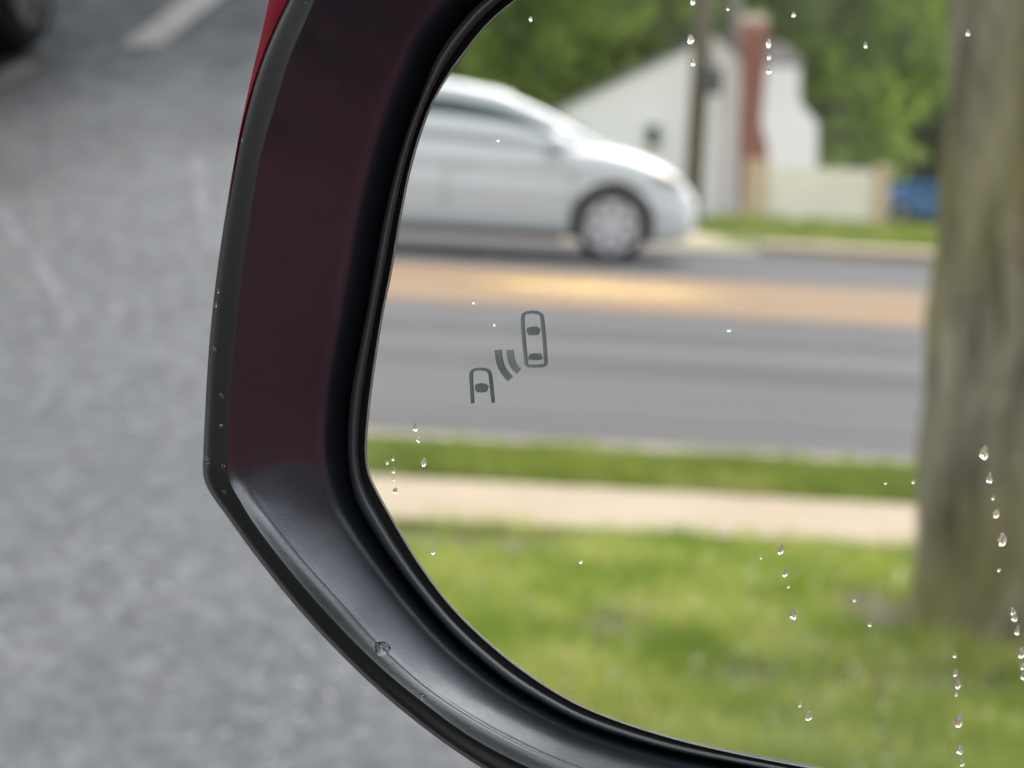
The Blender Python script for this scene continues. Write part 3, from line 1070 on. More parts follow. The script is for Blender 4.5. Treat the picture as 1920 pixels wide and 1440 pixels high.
def build_car(name, paintm, rimm=RIMM, open_top=False):
    root = empty(name)
    xs_ = list(np.linspace(.765, -.3, 22)) + list(np.linspace(-.45, -2.9, 16)) + list(np.linspace(-3.0, -3.68, 12))
    secs = []
    for x in xs_:
        zt, zb, hw = smooth_tbl(ZT, x, .03), smooth_tbl(ZB, x, .03), smooth_tbl(HW, x, .03)
        h = zt - zb
        half = [(0, zb), (hw * .5, zb), (hw * .88, zb + .01), (hw * .97, zb + h * .14), (hw * .99, zb + h * .32), (hw * 1.0, zb + h * .52), (hw * .985, zb + h * .66), (hw * .995, zb + h * .74), (hw * .965, zb + h * .88), (hw * .88, zb + h * .975), (hw * .6, zt + .012), (0, zt + .03)]
        sp_ = [(q.x, q.y) for q in spline_pts([(a, b, 0) for a, b in half], 3)]
        sp_[0] = (0, sp_[0][1])
        sp_[-1] = (0, sp_[-1][1])
        secs.append((x, sp_))
    vs, fs = loft(secs)
    body = mesh_obj('body', vs, fs, paintm, root)
    bmx = bmesh.new()
    bmx.from_mesh(body.data)
    bmesh.ops.recalc_face_normals(bmx, faces=bmx.faces[:])
    bmx.to_mesh(body.data)
    bmx.free()
    # wheel arches cut out
    vs, fs = [], []
    cut_bm = bmesh.new()
    for ax in (0, -2.7):
        for s in (1, -1):
            mtx = Matrix.Translation((ax, s * 0.80, 0.325)) @ Matrix.Rotation(rad(90), 4, 'X')
            bmesh.ops.create_cone(cut_bm, cap_ends=True, segments=40, radius1=0.375, radius2=0.375, depth=0.44, matrix=mtx)
    bmesh.ops.recalc_face_normals(cut_bm, faces=cut_bm.faces[:])
    cme = bpy.data.meshes.new('cut')
    cut_bm.to_mesh(cme)
    cut_bm.free()
    cme.materials.append(WELL)
    co = bpy.data.objects.new('cut', cme)
    COL.objects.link(co)
    body.data.materials.append(WELL)
    md_ = body.modifiers.new('b', 'BOOLEAN')
    md_.operation = 'DIFFERENCE'
    md_.object = co
    md_.solver = 'EXACT'
    md_.material_mode = 'TRANSFER'
    bpy.context.view_layer.update()
    ev = body.evaluated_get(bpy.context.evaluated_depsgraph_get())
    nm = bpy.data.meshes.new_from_object(ev)
    body.modifiers.clear()
    body.data = nm
    bpy.data.objects.remove(co)
    nm.set_sharp_from_angle(angle=rad(35))
    # greenhouse
    secs = []
    for x in np.linspace(-.10, -3.55, 44):
        zb = interp(ZT, x) - 0.03
        zr = smooth_tbl(ZR, x)
        wb, wr = interp(WB, x), interp(WR, x)
        zr = max(zr, zb + .035)
        hh = zr - zb
        half = [(0, zb), (wb, zb), (wb + (wr + .045 - wb) * .5, zb + (hh - .05 * min(1, hh * 3)) * .5), (wr + .045, zr - .07 * min(1, hh * 3)), (wr - .02, zr - .012), (wr * .6, zr + .008), (0, zr + .018)]
        sp_ = [(q.x, q.y) for q in spline_pts([(a, b, 0) for a, b in half], 3)]
        sp_ = [(max(a, 0), b) for a, b in sp_]
        sp_[0], sp_[-1] = (0, zb), (0, zr + .018)
        secs.append((x, sp_))
    vs, fs = loft(secs)
    rf = mesh_obj('roof', vs, fs, paintm, root)
    bmx = bmesh.new()
    bmx.from_mesh(rf.data)
    bmesh.ops.recalc_face_normals(bmx, faces=bmx.faces[:])
    bmx.to_mesh(rf.data)
    bmx.free()
    if open_top:
        bmx = bmesh.new()
        bmx.from_mesh(rf.data)
        gone = []
        for f_ in bmx.faces:
            c_ = f_.calc_center_median()
            zb_ = interp(ZT, c_.x) + .02
            zr_ = smooth_tbl(ZR, c_.x)
            side = abs(c_.y) > interp(WR, c_.x) - .03 and zb_ < c_.z < zr_ - .15 and (-1.74 < c_.x < -.38 or -2.85 < c_.x < -1.81)
            scr = abs(c_.y) < interp(WR, c_.x) - .06 and (-.92 < c_.x < -.2 or -3.4 < c_.x < -2.75) and c_.z > zr_ - .02
            if side or scr or c_.z < zb_ - .03:
                gone.append(f_)
        bmesh.ops.delete(bmx, geom=gone, context='FACES')
        bmx.to_mesh(rf.data)
        bmx.free()
        sd_ = rf.modifiers.new('thickness', 'SOLIDIFY')
        sd_.thickness = 0.025
        sd_.offset = -1
        for s in (1, -1):
            for hx in (-1.75, -2.55):
                bml = bmesh.new()
                box(bml, (hx - .28, s * .38 - .23, .62), (hx + .22, s * .38 + .23, .98), .05)
                box(bml, (hx - .40, s * .38 - .22, .92), (hx - .25, s * .38 + .22, 1.24), .05)
                box(bml, (hx - .40, s * .38 - .10, 1.25), (hx - .29, s * .38 + .10, 1.38), .04)
                bm_obj('seat', bml, BLACKP, root)
        bml = bmesh.new()
        box(bml, (-2.8, -.66, .96), (-.72, .66, 1.055), .02)
        bm_obj('interior_trim', bml, BLACKP, root)
    glassm = CLEARG if open_top else CARGLASS
    # side glass
    for s in (1, -1):
        for xa, xb in ((-.38, -1.74), (-1.81, -2.85)):
            vs, fs = [], []
            nx, nz = 16, 5
            for i in range(nx + 1):
                x = xa + (xb - xa) * i / nx
                z0 = interp(ZT, x) + 0.03
                z1 = max(smooth_tbl(ZR, x) - .135, z0 + .004)
                for k in range(nz + 1):
                    z = z0 + (z1 - z0) * k / nz
                    vs.append((x, s * (side_y(x, z) + .012), z))
            for i in range(nx):
                for k in range(nz):
                    a = i * (nz + 1) + k
                    fs.append((a, a + 1, a + nz + 2, a + nz + 1))
            if not (open_top and s == 1 and xa > -1):
                mesh_obj('side_window', vs, fs, glassm, root)
    # front and rear screens
    for nm_, xa, xb in (('windscreen', -.2, -.92), ('rear_window', -2.75, -3.4)):
        vs, fs = [], []
        for i in range(13):
            x = xa + (xb - xa) * i / 12
            zr = smooth_tbl(ZR, x)
            for k in range(13):
                f = -1 + 2 * k / 12
                wv_ = (interp(WR, x) - .06) * f
                vs.append((x, wv_, zr + .018 - .012 * f * f + .008))
        for i in range(12):
            for k in range(12):
                a = i * 13 + k
                fs.append((a, a + 1, a + 14, a + 13))
        mesh_obj(nm_, vs, fs, glassm, root)
    # wheels
    for ax in (0, -2.7):
        for s in (1, -1):
            prof = [(.20, -.09), (.225, -.105), (.29, -.108), (.312, -.085), (.322, -.04), (.322, .04), (.312, .085), (.29, .108), (.225, .105), (.215, .09)]
            vs, fs = [], []
            n_ = 44
            for r_, y_ in prof:
                for k in range(n_):
                    a = 2 * math.pi * k / n_
                    vs.append((r_ * math.cos(a), y_, r_ * math.sin(a)))
            for i in range(len(prof) - 1):
                for k in range(n_):
                    fs.append((i * n_ + k, (i + 1) * n_ + k, (i + 1) * n_ + (k + 1) % n_, i * n_ + (k + 1) % n_))
            wroot = empty('wheel')
            wroot.parent = root
            wroot.location = (ax, s * .775, .325)
            mesh_obj('tyre', vs, fs, TYRE, wroot)
            bmw = bmesh.new()
            m_ = Matrix.Translation((0, s * .03, 0)) @ Matrix.Rotation(rad(90), 4, 'X')
            bmesh.ops.create_cone(bmw, cap_ends=True, segments=36, radius1=.215, radius2=.215, depth=.10, matrix=m_)
            for f_ in bmw.faces:
                f_.material_index = 1
            for k in range(7):
                a = 2 * math.pi * k / 7
                vs2 = bmesh.ops.create_cube(bmw, size=1)['verts']
                for q in vs2:
                    lx, ly, lz = q.co.x * (.085 if q.co.z > 0 else .06), q.co.y * .03 + s * .092, .12 + q.co.z * .21
                    q.co = Vector((lx * math.cos(a) + lz * math.sin(a), ly, -lx * math.sin(a) + lz * math.cos(a)))
            # outer lip
            vts = []
            for r_, y_ in ((.205, .085), (.236, .095), (.236, .108), (.21, .108)):
                vts.append([bmw.verts.new((r_ * math.cos(2 * math.pi * k / 40), s * y_, r_ * math.sin(2 * math.pi * k / 40))) for k in range(40)])
            for i in range(3):
                for k in range(40):
                    bmw.faces.new((vts[i][k], vts[i + 1][k], vts[i + 1][(k + 1) % 40], vts[i][(k + 1) % 40]))
            m_ = Matrix.Translation((0, s * .095, 0)) @ Matrix.Rotation(rad(90), 4, 'X')
            bmesh.ops.create_cone(bmw, cap_ends=True, segments=24, radius1=.05, radius2=.05, depth=.04, matrix=m_)
            ro = bm_obj('rim', bmw, rimm, wroot)
            ro.data.materials.append(RIMD)
    # lamps, mirrors, handles, sills
    for s in (1, -1):
        for nm_, mm, c_, sc in (('headlight', LAMP, (.46, s * .715, .735), (.19, .085, .062)), ('tail_light', LAMPR, (-3.52, s * .68, .84), (.10, .10, .12))):
            bml = bmesh.new()
            bmesh.ops.create_uvsphere(bml, u_segments=24, v_segments=14, radius=1)
            for q in bml.verts:
                q.co = Vector((q.co.x * sc[0], q.co.y * sc[1], q.co.z * sc[2]))
            bmesh.ops.rotate(bml, verts=bml.verts[:], matrix=Matrix.Rotation(s * rad(-25 if nm_ == 'headlight' else 20), 3, 'Z') @ Matrix.Rotation(rad(22), 3, 'Y'))
            bmesh.ops.translate(bml, verts=bml.verts[:], vec=c_)
            bm_obj(nm_, bml, mm, root, True)
        if not (name == 'red_car' and s == 1):
            bml = bmesh.new()
            bmesh.ops.create_uvsphere(bml, u_segments=20, v_segments=12, radius=1)
            for q in bml.verts:
                q.co = Vector((-.52 + q.co.x * .10, s * .99 + q.co.y * .11, 1.02 + q.co.z * .075))
            box(bml, (-.56, min(s * .84, s * .95), .965), (-.48, max(s * .84, s * .95), .995))
            dm_ = bm_obj('door_mirror', bml, paintm, root, True)
            bml = bmesh.new()
            box(bml, (-.60, min(s * .86, s * 1.04), .955), (-.44, max(s * .86, s * 1.04), .985), .01)
            bm_obj('mirror_base', bml, BLACKP, dm_)
        for hx in (-1.32, -2.25):
            bml = bmesh.new()
            box(bml, (hx - .09, min(s * .868, s * .90), .80), (hx + .09, max(s * .868, s * .90), .83), .008)
            bm_obj('door_handle', bml, paintm, root)
        bml = bmesh.new()
        box(bml, (-2.3, min(s * .80, s * .885), .17), (-.42, max(s * .80, s * .885), .25), .02)
        bm_obj('sill', bml, BLACKP, root)
        for sx_ in (-.36, -1.46, -2.36):
            vs, fs = [], []
            for k in range(11):
                z = .26 + (.90 - .26) * k / 10
                zt, zb, hw = smooth_tbl(ZT, sx_, .03), smooth_tbl(ZB, sx_, .03), smooth_tbl(HW, sx_, .03)
                ff_ = (z - zb) / (zt - zb)
                yy = hw * float(np.interp(ff_, [0, .14, .32, .52, .66, .74, .88, .975], [.88, .97, .99, 1.0, .985, .995, .965, .88])) + .003
                vs += [(sx_ - .005, s * yy, z), (sx_ + .005, s * yy, z)]
            for k in range(10):
                fs.append((2 * k, 2 * k + 1, 2 * k + 3, 2 * k + 2))
            mesh_obj('door_seam', vs, fs, BLACKP, root)
    bml = bmesh.new()
    box(bml, (.64, -.40, .27), (.76, .40, .40), .03)
    bm_obj('grille', bml, BLACKP, root)
    return root


silver = build_car('silver_car', SILVER)
wc = G(1143, 494)
silver.location = (wc.x, wc.y - 0.89, 0.004)
tag(silver, 'silver hatchback driving right along the far lane of the street', 'car')

blue = build_car('blue_car', BLUEP)
bp = W(1634, 410, 86)
blue.location = (bp.x + 3.6, bp.y, zg(bp.y))
tag(blue, 'bright blue car parked beyond the right end of the cream fence', 'car')

red = build_car('red_car', REDP, RIMM, True)
RA = rad(20)
hd = Vector((-math.sin(RA), math.cos(RA), 0))
lf = Vector((-math.cos(RA), -math.sin(RA), 0))
org = CAM - hd * (-1.42) - lf * 0.965
red.location = (org.x, org.y, 0.004)
red.rotation_euler = (0, 0, math.atan2(hd.y, hd.x))
red.scale = (1.02, 1.0, 1.17)
tag(red, 'deep red car that carries the black framed side mirror', 'car')

parked = build_car('dark_car', GREYP, RIMD)
wp = GD(62, 102)
pdir = Vector((ldir.x, ldir.y, 0)).normalized()
pa_ = math.atan2(pdir.y, pdir.x)
parked.rotation_euler = (0, 0, pa_)
pl = Vector((-pdir.y, pdir.x, 0))
tocam = (CAM - wp)
sgn = 1 if pl.dot(tocam) > 0 else -1
pos = wp - pl * sgn * 0.86
parked.location = (pos.x, pos.y, 0.004)
tag(parked, 'dark car whose front tyre shows beside the painted line of the lot', 'car')

# ------------------------------------------------------------------ the side mirror
PC = (1500, 640)


def closed_curve(pts, sub=10):
    n = len(pts)
    out = []
    for i in range(n):
        p0, p1, p2, p3 = [np.array(pts[(i + k) % n], float) for k in (-1, 0, 1, 2)]
        # centripetal Catmull-Rom
        t0 = 0
        t1 = t0 + max(np.linalg.norm(p1 - p0), 1e-6) ** .5
        t2 = t1 + max(np.linalg.norm(p2 - p1), 1e-6) ** .5
        t3 = t2 + max(np.linalg.norm(p3 - p2), 1e-6) ** .5
        for k in range(sub):
            t = t1 + (t2 - t1) * k / sub
            a1 = (t1 - t) / (t1 - t0) * p0 + (t - t0) / (t1 - t0) * p1
            a2 = (t2 - t) / (t2 - t1) * p1 + (t - t1) / (t2 - t1) * p2
            a3 = (t3 - t) / (t3 - t2) * p2 + (t - t2) / (t3 - t2) * p3
            b1 = (t2 - t) / (t2 - t0) * a1 + (t - t0) / (t2 - t0) * a2
            b2 = (t3 - t) / (t3 - t1) * a2 + (t - t1) / (t3 - t1) * a3
            out.append((t2 - t) / (t2 - t1) * b1 + (t - t1) / (t2 - t1) * b2)
    return np.array(out)


NR = 540
ANG = np.linspace(0, 2 * np.pi, NR, endpoint=False)


def polar(pts):
    c = closed_curve(pts) - np.array(PC)
    th = np.unwrap(np.arctan2(c[:, 1], c[:, 0]))
    if th[-1] < th[0]:
        c, th = c[::-1], th[::-1]
    r = np.linalg.norm(c, axis=1)
    th2 = np.concatenate([th - 2 * np.pi, th, th + 2 * np.pi, th + 4 * np.pi, th - 4 * np.pi])
    r2 = np.concatenate([r] * 5)
    o = np.argsort(th2, kind='stable')
    return np.interp(ANG, th2[o], r2[o])


L0 = [(545, 0), (521, 50), (500, 100), (481, 155), (467, 205), (454, 260), (445, 305), (437, 350), (429, 400), (417, 480), (408, 550), (398, 650), (391, 760), (387, 850), (386, 880), (389, 900), (402, 926), (430, 965), (477, 1030), (565, 1140), (670, 1250), (760, 1330), (850, 1398), (915, 1440), (1010, 1492),
      (1300, 1575), (1600, 1630), (1950, 1645), (2300, 1560), (2560, 1300), (2690, 800), (2730, 300), (2700, -50), (2500, -250), (2000, -350), (1400, -370), (950, -345), (760, -275), (650, -180), (585, -85)]
L1 = [(590, 0), (568, 50), (546, 100), (528, 155), (515, 200), (497, 260), (487, 300), (477, 360), (470, 400), (459, 480), (450, 550), (440, 650), (431, 760), (428, 850), (428, 885), (434, 910), (448, 935), (470, 972), (520, 1040), (602, 1138), (710, 1248), (800, 1322), (880, 1380), (960, 1424), (1040, 1458),
      (1300, 1530), (1600, 1580), (1950, 1598), (2270, 1520), (2510, 1280), (2640, 800), (2680, 300), (2650, -20), (2480, -205), (2000, -300), (1400, -320), (970, -295), (800, -230), (700, -150), (632, -75)]
L2 = [(602, 0), (580, 50), (558, 100), (540, 155), (527, 200), (509, 260), (499, 300), (489, 360), (482, 400), (471, 480), (462, 550), (452, 650), (444, 760), (441, 850), (445, 890), (456, 912), (474, 940), (500, 972), (560, 1046), (636, 1130), (706, 1208), (795, 1288), (880, 1346), (960, 1390), (1060, 1435),
      (1300, 1505), (1600, 1555), (1950, 1575), (2260, 1500), (2490, 1270), (2620, 800), (2660, 300), (2630, -5), (2470, -185), (2000, -280), (1400, -300), (975, -275), (812, -213), (714, -138), (645, -67)]
L4 = [(908, 0), (860, 50), (822, 105), (790, 180), (760, 260), (735, 350), (715, 440), (690, 580), (668, 690), (657, 760), (653, 830), (656, 880), (668, 935), (697, 990), (736, 1050), (785, 1115), (850, 1190), (905, 1240), (960, 1283), (1060, 1340), (1110, 1362), (1250, 1405), (1430, 1441), (1600, 1470),
      (1950, 1480), (2230, 1400), (2420, 1200), (2520, 780), (2550, 300), (2520, 60), (2400, -90), (2000, -170), (1500, -180), (1200, -150), (1020, -75)]
L6 = [(968, 0), (915, 45), (870, 100), (838, 145), (805, 205), (773, 300), (752, 400), (735, 500), (715, 600), (697, 720), (690, 780), (686, 850), (692, 890), (708, 925), (735, 973), (785, 1056), (840, 1130), (890, 1182), (960, 1242), (1040, 1297), (1110, 1333), (1260, 1384), (1500, 1436), (1650, 1458),
      (1950, 1455), (2215, 1375), (2395, 1180), (2490, 780), (2520, 300), (2490, 80), (2380, -65), (2000, -140), (1500, -150), (1230, -120), (1075, -65)]
LR = [(505, 0), (494, 50), (477, 120), (459, 200), (444, 275), (437, 320), (431, 365), (427, 405), (418, 480), (410, 550), (400, 650), (393, 760), (389, 850), (390, 900), (404, 930), (433, 968), (480, 1032), (568, 1142), (673, 1252), (763, 1332), (853, 1400), (918, 1442), (1012, 1494),
      (1300, 1577), (1600, 1632), (1950, 1647), (2300, 1562), (2560, 1302), (2692, 800), (2735, 300), (2705, -60), (2505, -265), (2000, -375), (1400, -400), (930, -375), (725, -305), (608, -205), (545, -95)]
P0, P1, P2, P4, P6, PR = [polar(q) for q in (L0, L1, L2, L4, L6, LR)]


def ringpts(r, t):
    return [on_mirror(PC[0] + r[i] * math.cos(ANG[i]), PC[1] + r[i] * math.sin(ANG[i]), (t[i] if hasattr(t, '__len__') else t)) for i in range(NR)]


def lerp(a, b, f):
    return a + (b - a) * f


# the lower part of the bowl leans more and is deeper: blend by the direction round the ring
low = np.clip((np.sin(ANG) - 0.05) / 0.35, 0, 1)
low = low * low * (3 - 2 * low)


def ring_loft(name, rings, mat, parent, sub=6, origin=None):
    """smooth loft through a list of rings given as point lists; only rows between control rings are splined"""
    m = len(rings)
    R = np.array([[tuple(p) for p in r] for r in rings])
    rows = []
    for i in range(m - 1):
        p0, p1, p2, p3 = R[max(i - 1, 0)], R[i], R[i + 1], R[min(i + 2, m - 1)]
        d1 = np.linalg.norm(p2 - p1, axis=1)[:, None]
        d0 = np.maximum(np.linalg.norm(p1 - p0, axis=1)[:, None], 1e-7)
        d2 = np.maximum(np.linalg.norm(p3 - p2, axis=1)[:, None], 1e-7)
        m1 = (p2 - p1) / d1 if i == 0 else ((p1 - p0) / d0 + (p2 - p1) / d1) * .5
        m2 = (p2 - p1) / d1 if i == m - 2 else ((p2 - p1) / d1 + (p3 - p2) / d2) * .5
        m1, m2 = m1 * d1, m2 * d1
        for k in range(sub):
            t = k / sub
            rows.append((2 * t**3 - 3 * t**2 + 1) * p1 + (t**3 - 2 * t**2 + t) * m1 + (-2 * t**3 + 3 * t**2) * p2 + (t**3 - t**2) * m2)
    rows.append(R[-1])
    V = np.concatenate(rows)
    if origin is not None:
        V = V - np.array(tuple(origin))
    fs = []
    for j in range(len(rows) - 1):
        for i in range(NR):
            fs.append((j * NR + i, j * NR + (i + 1) % NR, (j + 1) * NR + (i + 1) % NR, (j + 1) * NR + i))
    return mesh_obj(name, V.tolist(), fs, mat, parent)


MC = on_mirror(1550, 640, -0.05)
mirror = empty('side_mirror', MC)
T0, T1 = 0.0125, 0.0170
low2 = np.clip((np.sin(ANG + 0.0) - 0.35) / 0.5, 0, 1) * (np.cos(ANG) > -0.9)
bot = np.clip((np.sin(ANG) - 0.25) / 0.6, 0, 1)
KB = 1 - 0.30 * bot * bot * (3 - 2 * bot)
T0, T1, T2 = T0 * KB, T1 * KB, 0.0163 * KB
# black surround: lip, rounded crease, deep inner wall, foot by the rim
wall_mid = lerp(P2, P4, 0.55)
wall_low = lerp(P2, P4, 0.86)
lip = ring_loft('surround_lip', [ringpts(P0 + 6, T0 - 0.010), ringpts(P0 + 1, T0 - 0.003), ringpts(P0, T0), ringpts(lerp(P0, P1, .12), T0 + .003), ringpts(lerp(P0, P1, .8), T1 - .0005), ringpts(P1, T1)], LIP, mirror, 5, MC)
inner = ring_loft('surround', [ringpts(P1, T1), ringpts(P2, T2 - .0003), *[ringpts(lerp(P2, P4, f), (T2 - .0003) * (1 - f / .88) ** 1.12) for f in (.1, .2, .32, .45, .58, .7, .8)], ringpts(lerp(P2, P4, .92), -.0032), ringpts(P4, -.0085)], PLASTIC, mirror, 7, MC)
rim = ring_loft('mirror_rim', [ringpts(P4 + 1, -.0085), ringpts(P4, -.0005), ringpts(lerp(P4, P6, .06), .0011), ringpts(lerp(P4, P6, .22), .0022), ringpts(lerp(P4, P6, .42), .0020), ringpts(lerp(P4, P6, .56), .0010), ringpts(lerp(P4, P6, .68), .0002), ringpts(lerp(P4, P6, .85), -.0006), ringpts(P6 + 2, -.0008)], BEZEL, mirror, 5, MC)
rim.data.materials.append(GAPM)
for f_ in rim.data.polygons:
    if f_.index // NR >= 25:
        f_.material_index = 1
# glass
gp = [p - MC for p in ringpts(P6 + .5, 0.0)]
gb = [p - MC for p in ringpts(P6 + 1, -0.0008)]
gc = [p - MC for p in ringpts(P6 + 1, -0.003)]
vs = gp
glass = mesh_obj('mirror_glass', gp + gb + gc, [tuple(range(NR))] + [(i, (i + 1) % NR, NR + (i + 1) % NR, NR + i) for i in range(NR)] + [(NR + i, NR + (i + 1) % NR, 2 * NR + (i + 1) % NR, 2 * NR + i) for i in range(NR)] + [tuple(2 * NR + i for i in range(NR))[::-1]], MIRROR, mirror, smooth=False)
# bright ground edge of the glass
ring_loft('glass_edge', [ringpts(P6 - 0.6, .0001), ringpts(P6 + 0.4, .0003), ringpts(P6 + 1.4, .0002), ringpts(P6 + 2.0, -.0005)], GLASSEDGE, mirror, 2, MC)

# back shell: red painted cover over a black lower shell
Cc = np.array(PC)


def back(r, s):
    return r * s


def shell(name, i0, i1, r_, mat, first):
    rows = [(1.0, first), (0.999, first - .006), (.985, first - .022), (.94, -.035), (.85, -.062), (.70, -.085), (.45, -.104), (.15, -.112), (.001, -.112)]
    idx = [i % NR for i in range(i0, i1 + 1)]
    vs, fs = [], []
    for s, t in rows:
        for i in idx:
            vs.append(on_mirror(PC[0] + r_[i] * s * math.cos(ANG[i]), PC[1] + r_[i] * s * math.sin(ANG[i]), float(t[i]) if hasattr(t, '__len__') else t) - MC)
    m = len(idx)
    for j in range(len(rows) - 1):
        for k in range(m - 1):
            fs.append((j * m + k, j * m + k + 1, (j + 1) * m + k + 1, (j + 1) * m + k))
    return mesh_obj(name, vs, fs, mat, mirror)


def ang_i(u, v):
    return int(round((math.atan2(v - PC[1], u - PC[0]) % (2 * math.pi)) / (2 * math.pi) * NR))
ia = ang_i(425, 420)
ib = ang_i(2735, 300) + NR
shell('painted_cover', ia, ib, PR, REDP, T0 - .004)
shell('lower_shell', ib - NR - 2, ia + 2, P0 + 4, LIP, T0 - .008)
# arm to the door
aw = on_mirror(2600, 1100, -0.03)
org = Vector((org.x, org.y, 0.004))
ae = org + hd * (-1.05) + lf * 0.86 + Vector((0, 0, 0.95))
vs, fs = [], []
tube(vs, fs, [aw - MC, (aw * .5 + ae * .5) - MC - Vector((0, 0, .01)), ae - MC], [.034, .030, .036], 16)
mesh_obj('mounting_arm', vs, fs, LIP, mirror)
bm = bmesh.new()
box(bm, (-1.36, .850, .78), (-.94, .915, 1.025), .03)  # added unseen dark plate; its reflection darkens the upper surround wall
for v_ in bm.verts:
    lx, ly, lz = v_.co
    v_.co = org + hd * (lx + .12 * (lz - .9)) + lf * ly + Vector((0, 0, lz)) - MC
bm_obj('added_dark_plate', bm, LIP, mirror, False)

# blind spot icon etched in the glass
def zpx(x, y):
    return (840 + x / 6.546, 560 + y / 6.546)
icon_v, icon_f = [], []


def add_poly(pts):
    b = len(icon_v)
    top = [on_mirror(*p, 0.00016) - MC for p in pts]
    bot = [on_mirror(*p, 0.00002) - MC for p in pts]
    icon_v.extend(top + bot)
    n = len(pts)
    icon_f.append(tuple(b + i for i in range(n)))
    for i in range(n):
        icon_f.append((b + i, b + n + i, b + n + (i + 1) % n, b + (i + 1) % n))


def add_stroke(pts, wd, closed=False):
    pts = [Vector((*zpx(*p), 0)) for p in pts]
    if not closed:
        pts = spline_pts(pts, 4)
    n = len(pts)
    L_, R_ = [], []
    for i in range(n):
        a = pts[(i - 1) % n] if closed else pts[max(i - 1, 0)]
        c_ = pts[(i + 1) % n] if closed else pts[min(i + 1, n - 1)]
        t = (c_ - a).normalized()
        s = Vector((-t.y, t.x, 0)) * wd / 2
        L_.append(pts[i] + s)
        R_.append(pts[i] - s)
    for i in range(n if closed else n - 1):
        j = (i + 1) % n
        add_poly([(q.x, q.y) for q in (L_[i], L_[j], R_[j], R_[i])])


add_stroke([(955, 790), (942, 650), (927, 500), (915, 350), (912, 240), (922, 195), (960, 172), (1030, 163), (1105, 172), (1142, 198), (1155, 260), (1172, 420), (1185, 600), (1197, 780), (1190, 812), (1165, 824), (1080, 826), (990, 826), (965, 815)], 6.0, True)
add_poly([zpx(*p) for p in ((962, 375), (985, 350), (1040, 340), (1095, 345), (1128, 375), (1115, 420), (1098, 446), (1045, 450), (988, 446), (972, 415))])
add_poly([zpx(*p) for p in ((1005, 674), (1065, 668), (1130, 670), (1145, 705), (1157, 740), (1140, 752), (1065, 755), (992, 752), (979, 735), (990, 705))])
add_stroke([(612, 625), (620, 720), (645, 820), (695, 910), (762, 985)], 12.2)
add_stroke([(757, 625), (764, 705), (785, 785), (820, 845), (868, 888)], 12.2)
add_stroke([(298, 1285), (286, 1080), (279, 940), (296, 890), (340, 868), (400, 863), (465, 872), (503, 905), (520, 980), (550, 1278)], 5.8)
add_poly([zpx(*p) for p in ((323, 1075), (350, 1045), (405, 1035), (460, 1045), (491, 1075), (478, 1125), (462, 1148), (405, 1152), (352, 1148), (336, 1125))])
ic = mesh_obj('blind_spot_icon', icon_v, icon_f, ICON, glass, smooth=False)
tag(mirror, 'black side mirror with a deep glossy surround and a red painted cover', 'side mirror')

# ------------------------------------------------------------------ water drops
bpy.context.view_layer.update()
trees_ = []
for o in (lip, inner, rim, glass):
    bmx = bmesh.new()
    bmx.from_mesh(o.data)
    bmx.transform(o.matrix_world)
    trees_.append(BVHTree.FromBMesh(bmx))
    bmx.free()


def hit(u, v):
    r = ray(u, v).normalized()
    bestd = None
    for t in trees_:
        loc, nr, _, d = t.ray_cast(CAM, r)
        if loc is not None and (bestd is None or d < bestd[2]):
            bestd = (loc, nr if nr.dot(r) < 0 else -nr, d)
    return bestd


def drop_mesh(var):
    bm_ = bmesh.new()
    bmesh.ops.create_uvsphere(bm_, u_segments=20, v_segments=14, radius=1)
    for q in bm_.verts:
        x, y, z = q.co
        if y > 0:
            x *= 1 - 0.55 * y * var
            y *= 1 + 0.5 * var
        wob = 1 + 0.10 * math.sin(3 * math.atan2(y, x) + var * 9) + 0.07 * math.sin(5 * math.atan2(y, x) + var * 17)
        q.co = Vector((x * wob * (0.72 if var > .3 else 1.0), y * wob, z * (0.55 if var > .3 else 0.8)))
    me = bpy.data.meshes.new('water_drop')
    bm_.to_mesh(me)
    bm_.free()
    me.polygons.foreach_set('use_smooth', [True] * len(me.polygons))
    me.materials.append(WATER)
    return me


TEARS, ROUNDS = [drop_mesh(q) for q in (0.5, 0.7, 0.9, 1.1)], [drop_mesh(q) for q in (0.0, 0.1, 0.2)]


def drop(u, v, rpx, label, tear=True, group='water drops on the mirror glass'):
    h = hit(u, v)
    if h is None:
        return
    loc, nr, d = h
    r = rpx * d / F
    down = Vector((0, 0, -1))
    y = -(down - nr * down.dot(nr)).normalized()
    x = y.cross(nr).normalized()
    o = bpy.data.objects.new('water_drop', random.choice(TEARS) if tear else random.choice(ROUNDS))
    COL.objects.link(o)
    m = Matrix((x, y, nr)).transposed().to_4x4()
    o.matrix_world = Matrix.Translation(loc + nr * r * 0.12) @ m @ Matrix.Rotation(random.uniform(-.25, .25), 4, 'Z') @ Matrix.Diagonal((r * random.uniform(.85, 1.2), r * random.uniform(.85, 1.15), r, 1))
    tag(o, label, 'water drop', group)


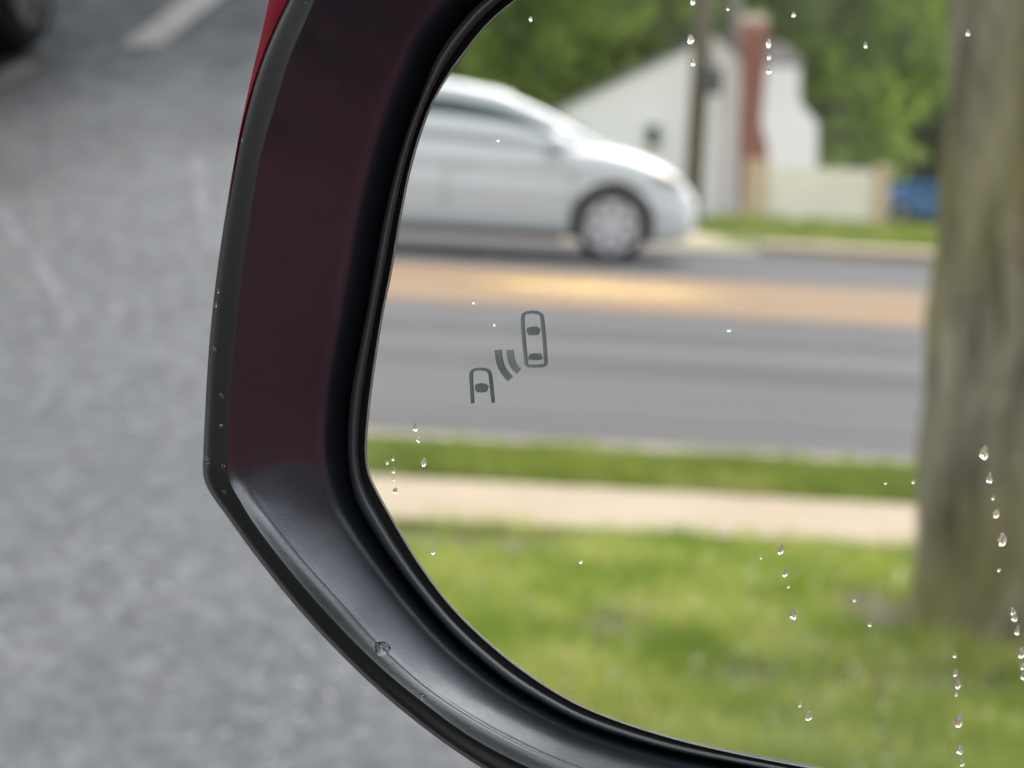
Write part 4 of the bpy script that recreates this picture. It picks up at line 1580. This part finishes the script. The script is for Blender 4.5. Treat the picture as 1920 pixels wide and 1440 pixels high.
ORD = ['topmost', 'second', 'third', 'fourth', 'fifth', 'sixth', 'seventh', 'eighth']
def chain(desc, pts, tear=True):
    for k, (u, v, r) in enumerate(pts):
        drop(u, v, r, '%s drop of the bead chain %s' % (ORD[k], desc), r >= 4)
chain('over the utility pole', [(1299, 4, 5), (1295, 75, 7), (1299, 119, 5.5)])
chain('over the red chimney', [(1441, 82, 7), (1442, 107, 5.5), (1442, 133, 7)])
chain('down the bark trunk', [(1845, 850, 10), (1855, 898, 8), (1862, 934, 4), (1868, 964, 8), (1879, 1013, 10), (1873, 1069, 3)])
chain('at the foot of the bark trunk', [(1899, 1147, 6), (1902, 1158, 7), (1907, 1183, 7), (1915, 1226, 8), (1917, 1250, 6), (1918, 1268, 6)])
chain('in the lower right corner of the glass', [(1790, 1229, 4.5), (1791, 1262, 6), (1796, 1284, 7), (1793, 1301, 4), (1798, 1353, 10), (1799, 1407, 8), (1804, 1431, 5)])
chain('running down the lawn in the middle', [(1464, 1032, 8), (1472, 1075, 6), (1478, 1100, 2.5), (1487, 1153, 9)])
chain('low on the lawn', [(1500, 1320, 5), (1516, 1344, 7)])
chain('below the icon on the grey street', [(779, 803, 5.5), (784, 825, 5)])
chain('at the left edge over grass and footpath', [(737, 860, 4), (738, 883, 4.5), (739, 899, 2.5), (741, 921, 5.5)])
for u, v, r, lab in ((995, 36, 4.5, 'lone bright drop on the dark trees in the upper left of the glass'),
                     (1488, 28, 4.5, 'lone bright drop on the trees right of the chimney top'),
                     (1623, 86, 4.5, 'lone bright drop on the light green tree above the fence'),
                     (1815, 63, 4.5, 'lone drop high on the bark trunk edge'),
                     (1365, 17, 3, 'tiny drop on the grey pole above the gable'),
                     (888, 567, 3, 'tiny white drop on the orange median, left of the icon'),
                     (927, 609, 2.5, 'tiny drop on the street just left of the upper icon car'),
                     (1367, 619, 3.2, 'tiny drop on the street below the median, right of the icon'),
                     (934, 263, 3.2, 'tiny dark drop on the silver car door'),
                     (795, 868, 8, 'pear shaped drop on the green verge near the left edge'),
                     (726, 868, 2.5, 'tiny drop touching the left edge beside the verge'),
                     (812, 1036, 3.5, 'small lone drop on the lawn near the lower left rim'),
                     (1089, 1053, 3.5, 'small lone drop on the lawn below the footpath'),
                     (1427, 1046, 2.2, 'tiny drop on the grass left of the middle bead chain'),
                     (1602, 1126, 2.6, 'tiny drop on the bare soil left of the trunk foot'),
                     (1631, 1170, 5, 'lone drop on the lawn left of the trunk foot'),
                     (1712, 904, 3.2, 'tiny drop where the verge meets the bark trunk'),
                     (1660, 906, 2.4, 'tiny drop on the verge grass left of the bark trunk')):
    drop(u, v, r, lab, r >= 4)
GH = 'water drops on the black surround'
for u, v, r, lab in ((716, 1217, 15, 'largest round drop sitting on the lower surround'),
                     (793, 1307, 6.5, 'small round drop on the surround below the largest one'),
                     (738, 1246, 3.5, 'tiny drop close under the largest drop on the surround'),
                     (417, 742, 6, 'drop on the lip level with the icon'),
                     (416, 798, 6, 'drop on the lip just above the red reflection edge'),
                     (420, 874, 5.5, 'drop on the lip right at the corner'),
                     (422, 923, 5.5, 'drop on the lip just below the corner'),
                     (404, 655, 5.5, 'drop on the outer lip edge level with the far kerb'),
                     (410, 545, 4, 'upper of two tiny drops high on the lip edge'),
                     (406, 572, 4.5, 'lower of two tiny drops high on the lip edge'),
                     (391, 863, 8, 'drop bulging from the outer edge at the corner'),
                     (455, 262, 3.5, 'small bright drop on the lip beside the red cover'),
                     (575, 7, 3.2, 'tiny drop on the top of the lip'),
                     (583, 33, 2.6, 'tiny drop on the dark wall under the lip top'),
                     (590, 54, 2.6, 'tiny drop on the dark wall below the other one'),
                     (783, 150, 2.6, 'tiny drop beside the rim near the car roof')):
    drop(u, v, r, lab, False, GH)
print('horizon etc', Y_LOT, Y_WALK0, Y_WALK1, Y_KERB, Y_MED0, Y_MED1, Y_FAR, 'roll ok', best[0])
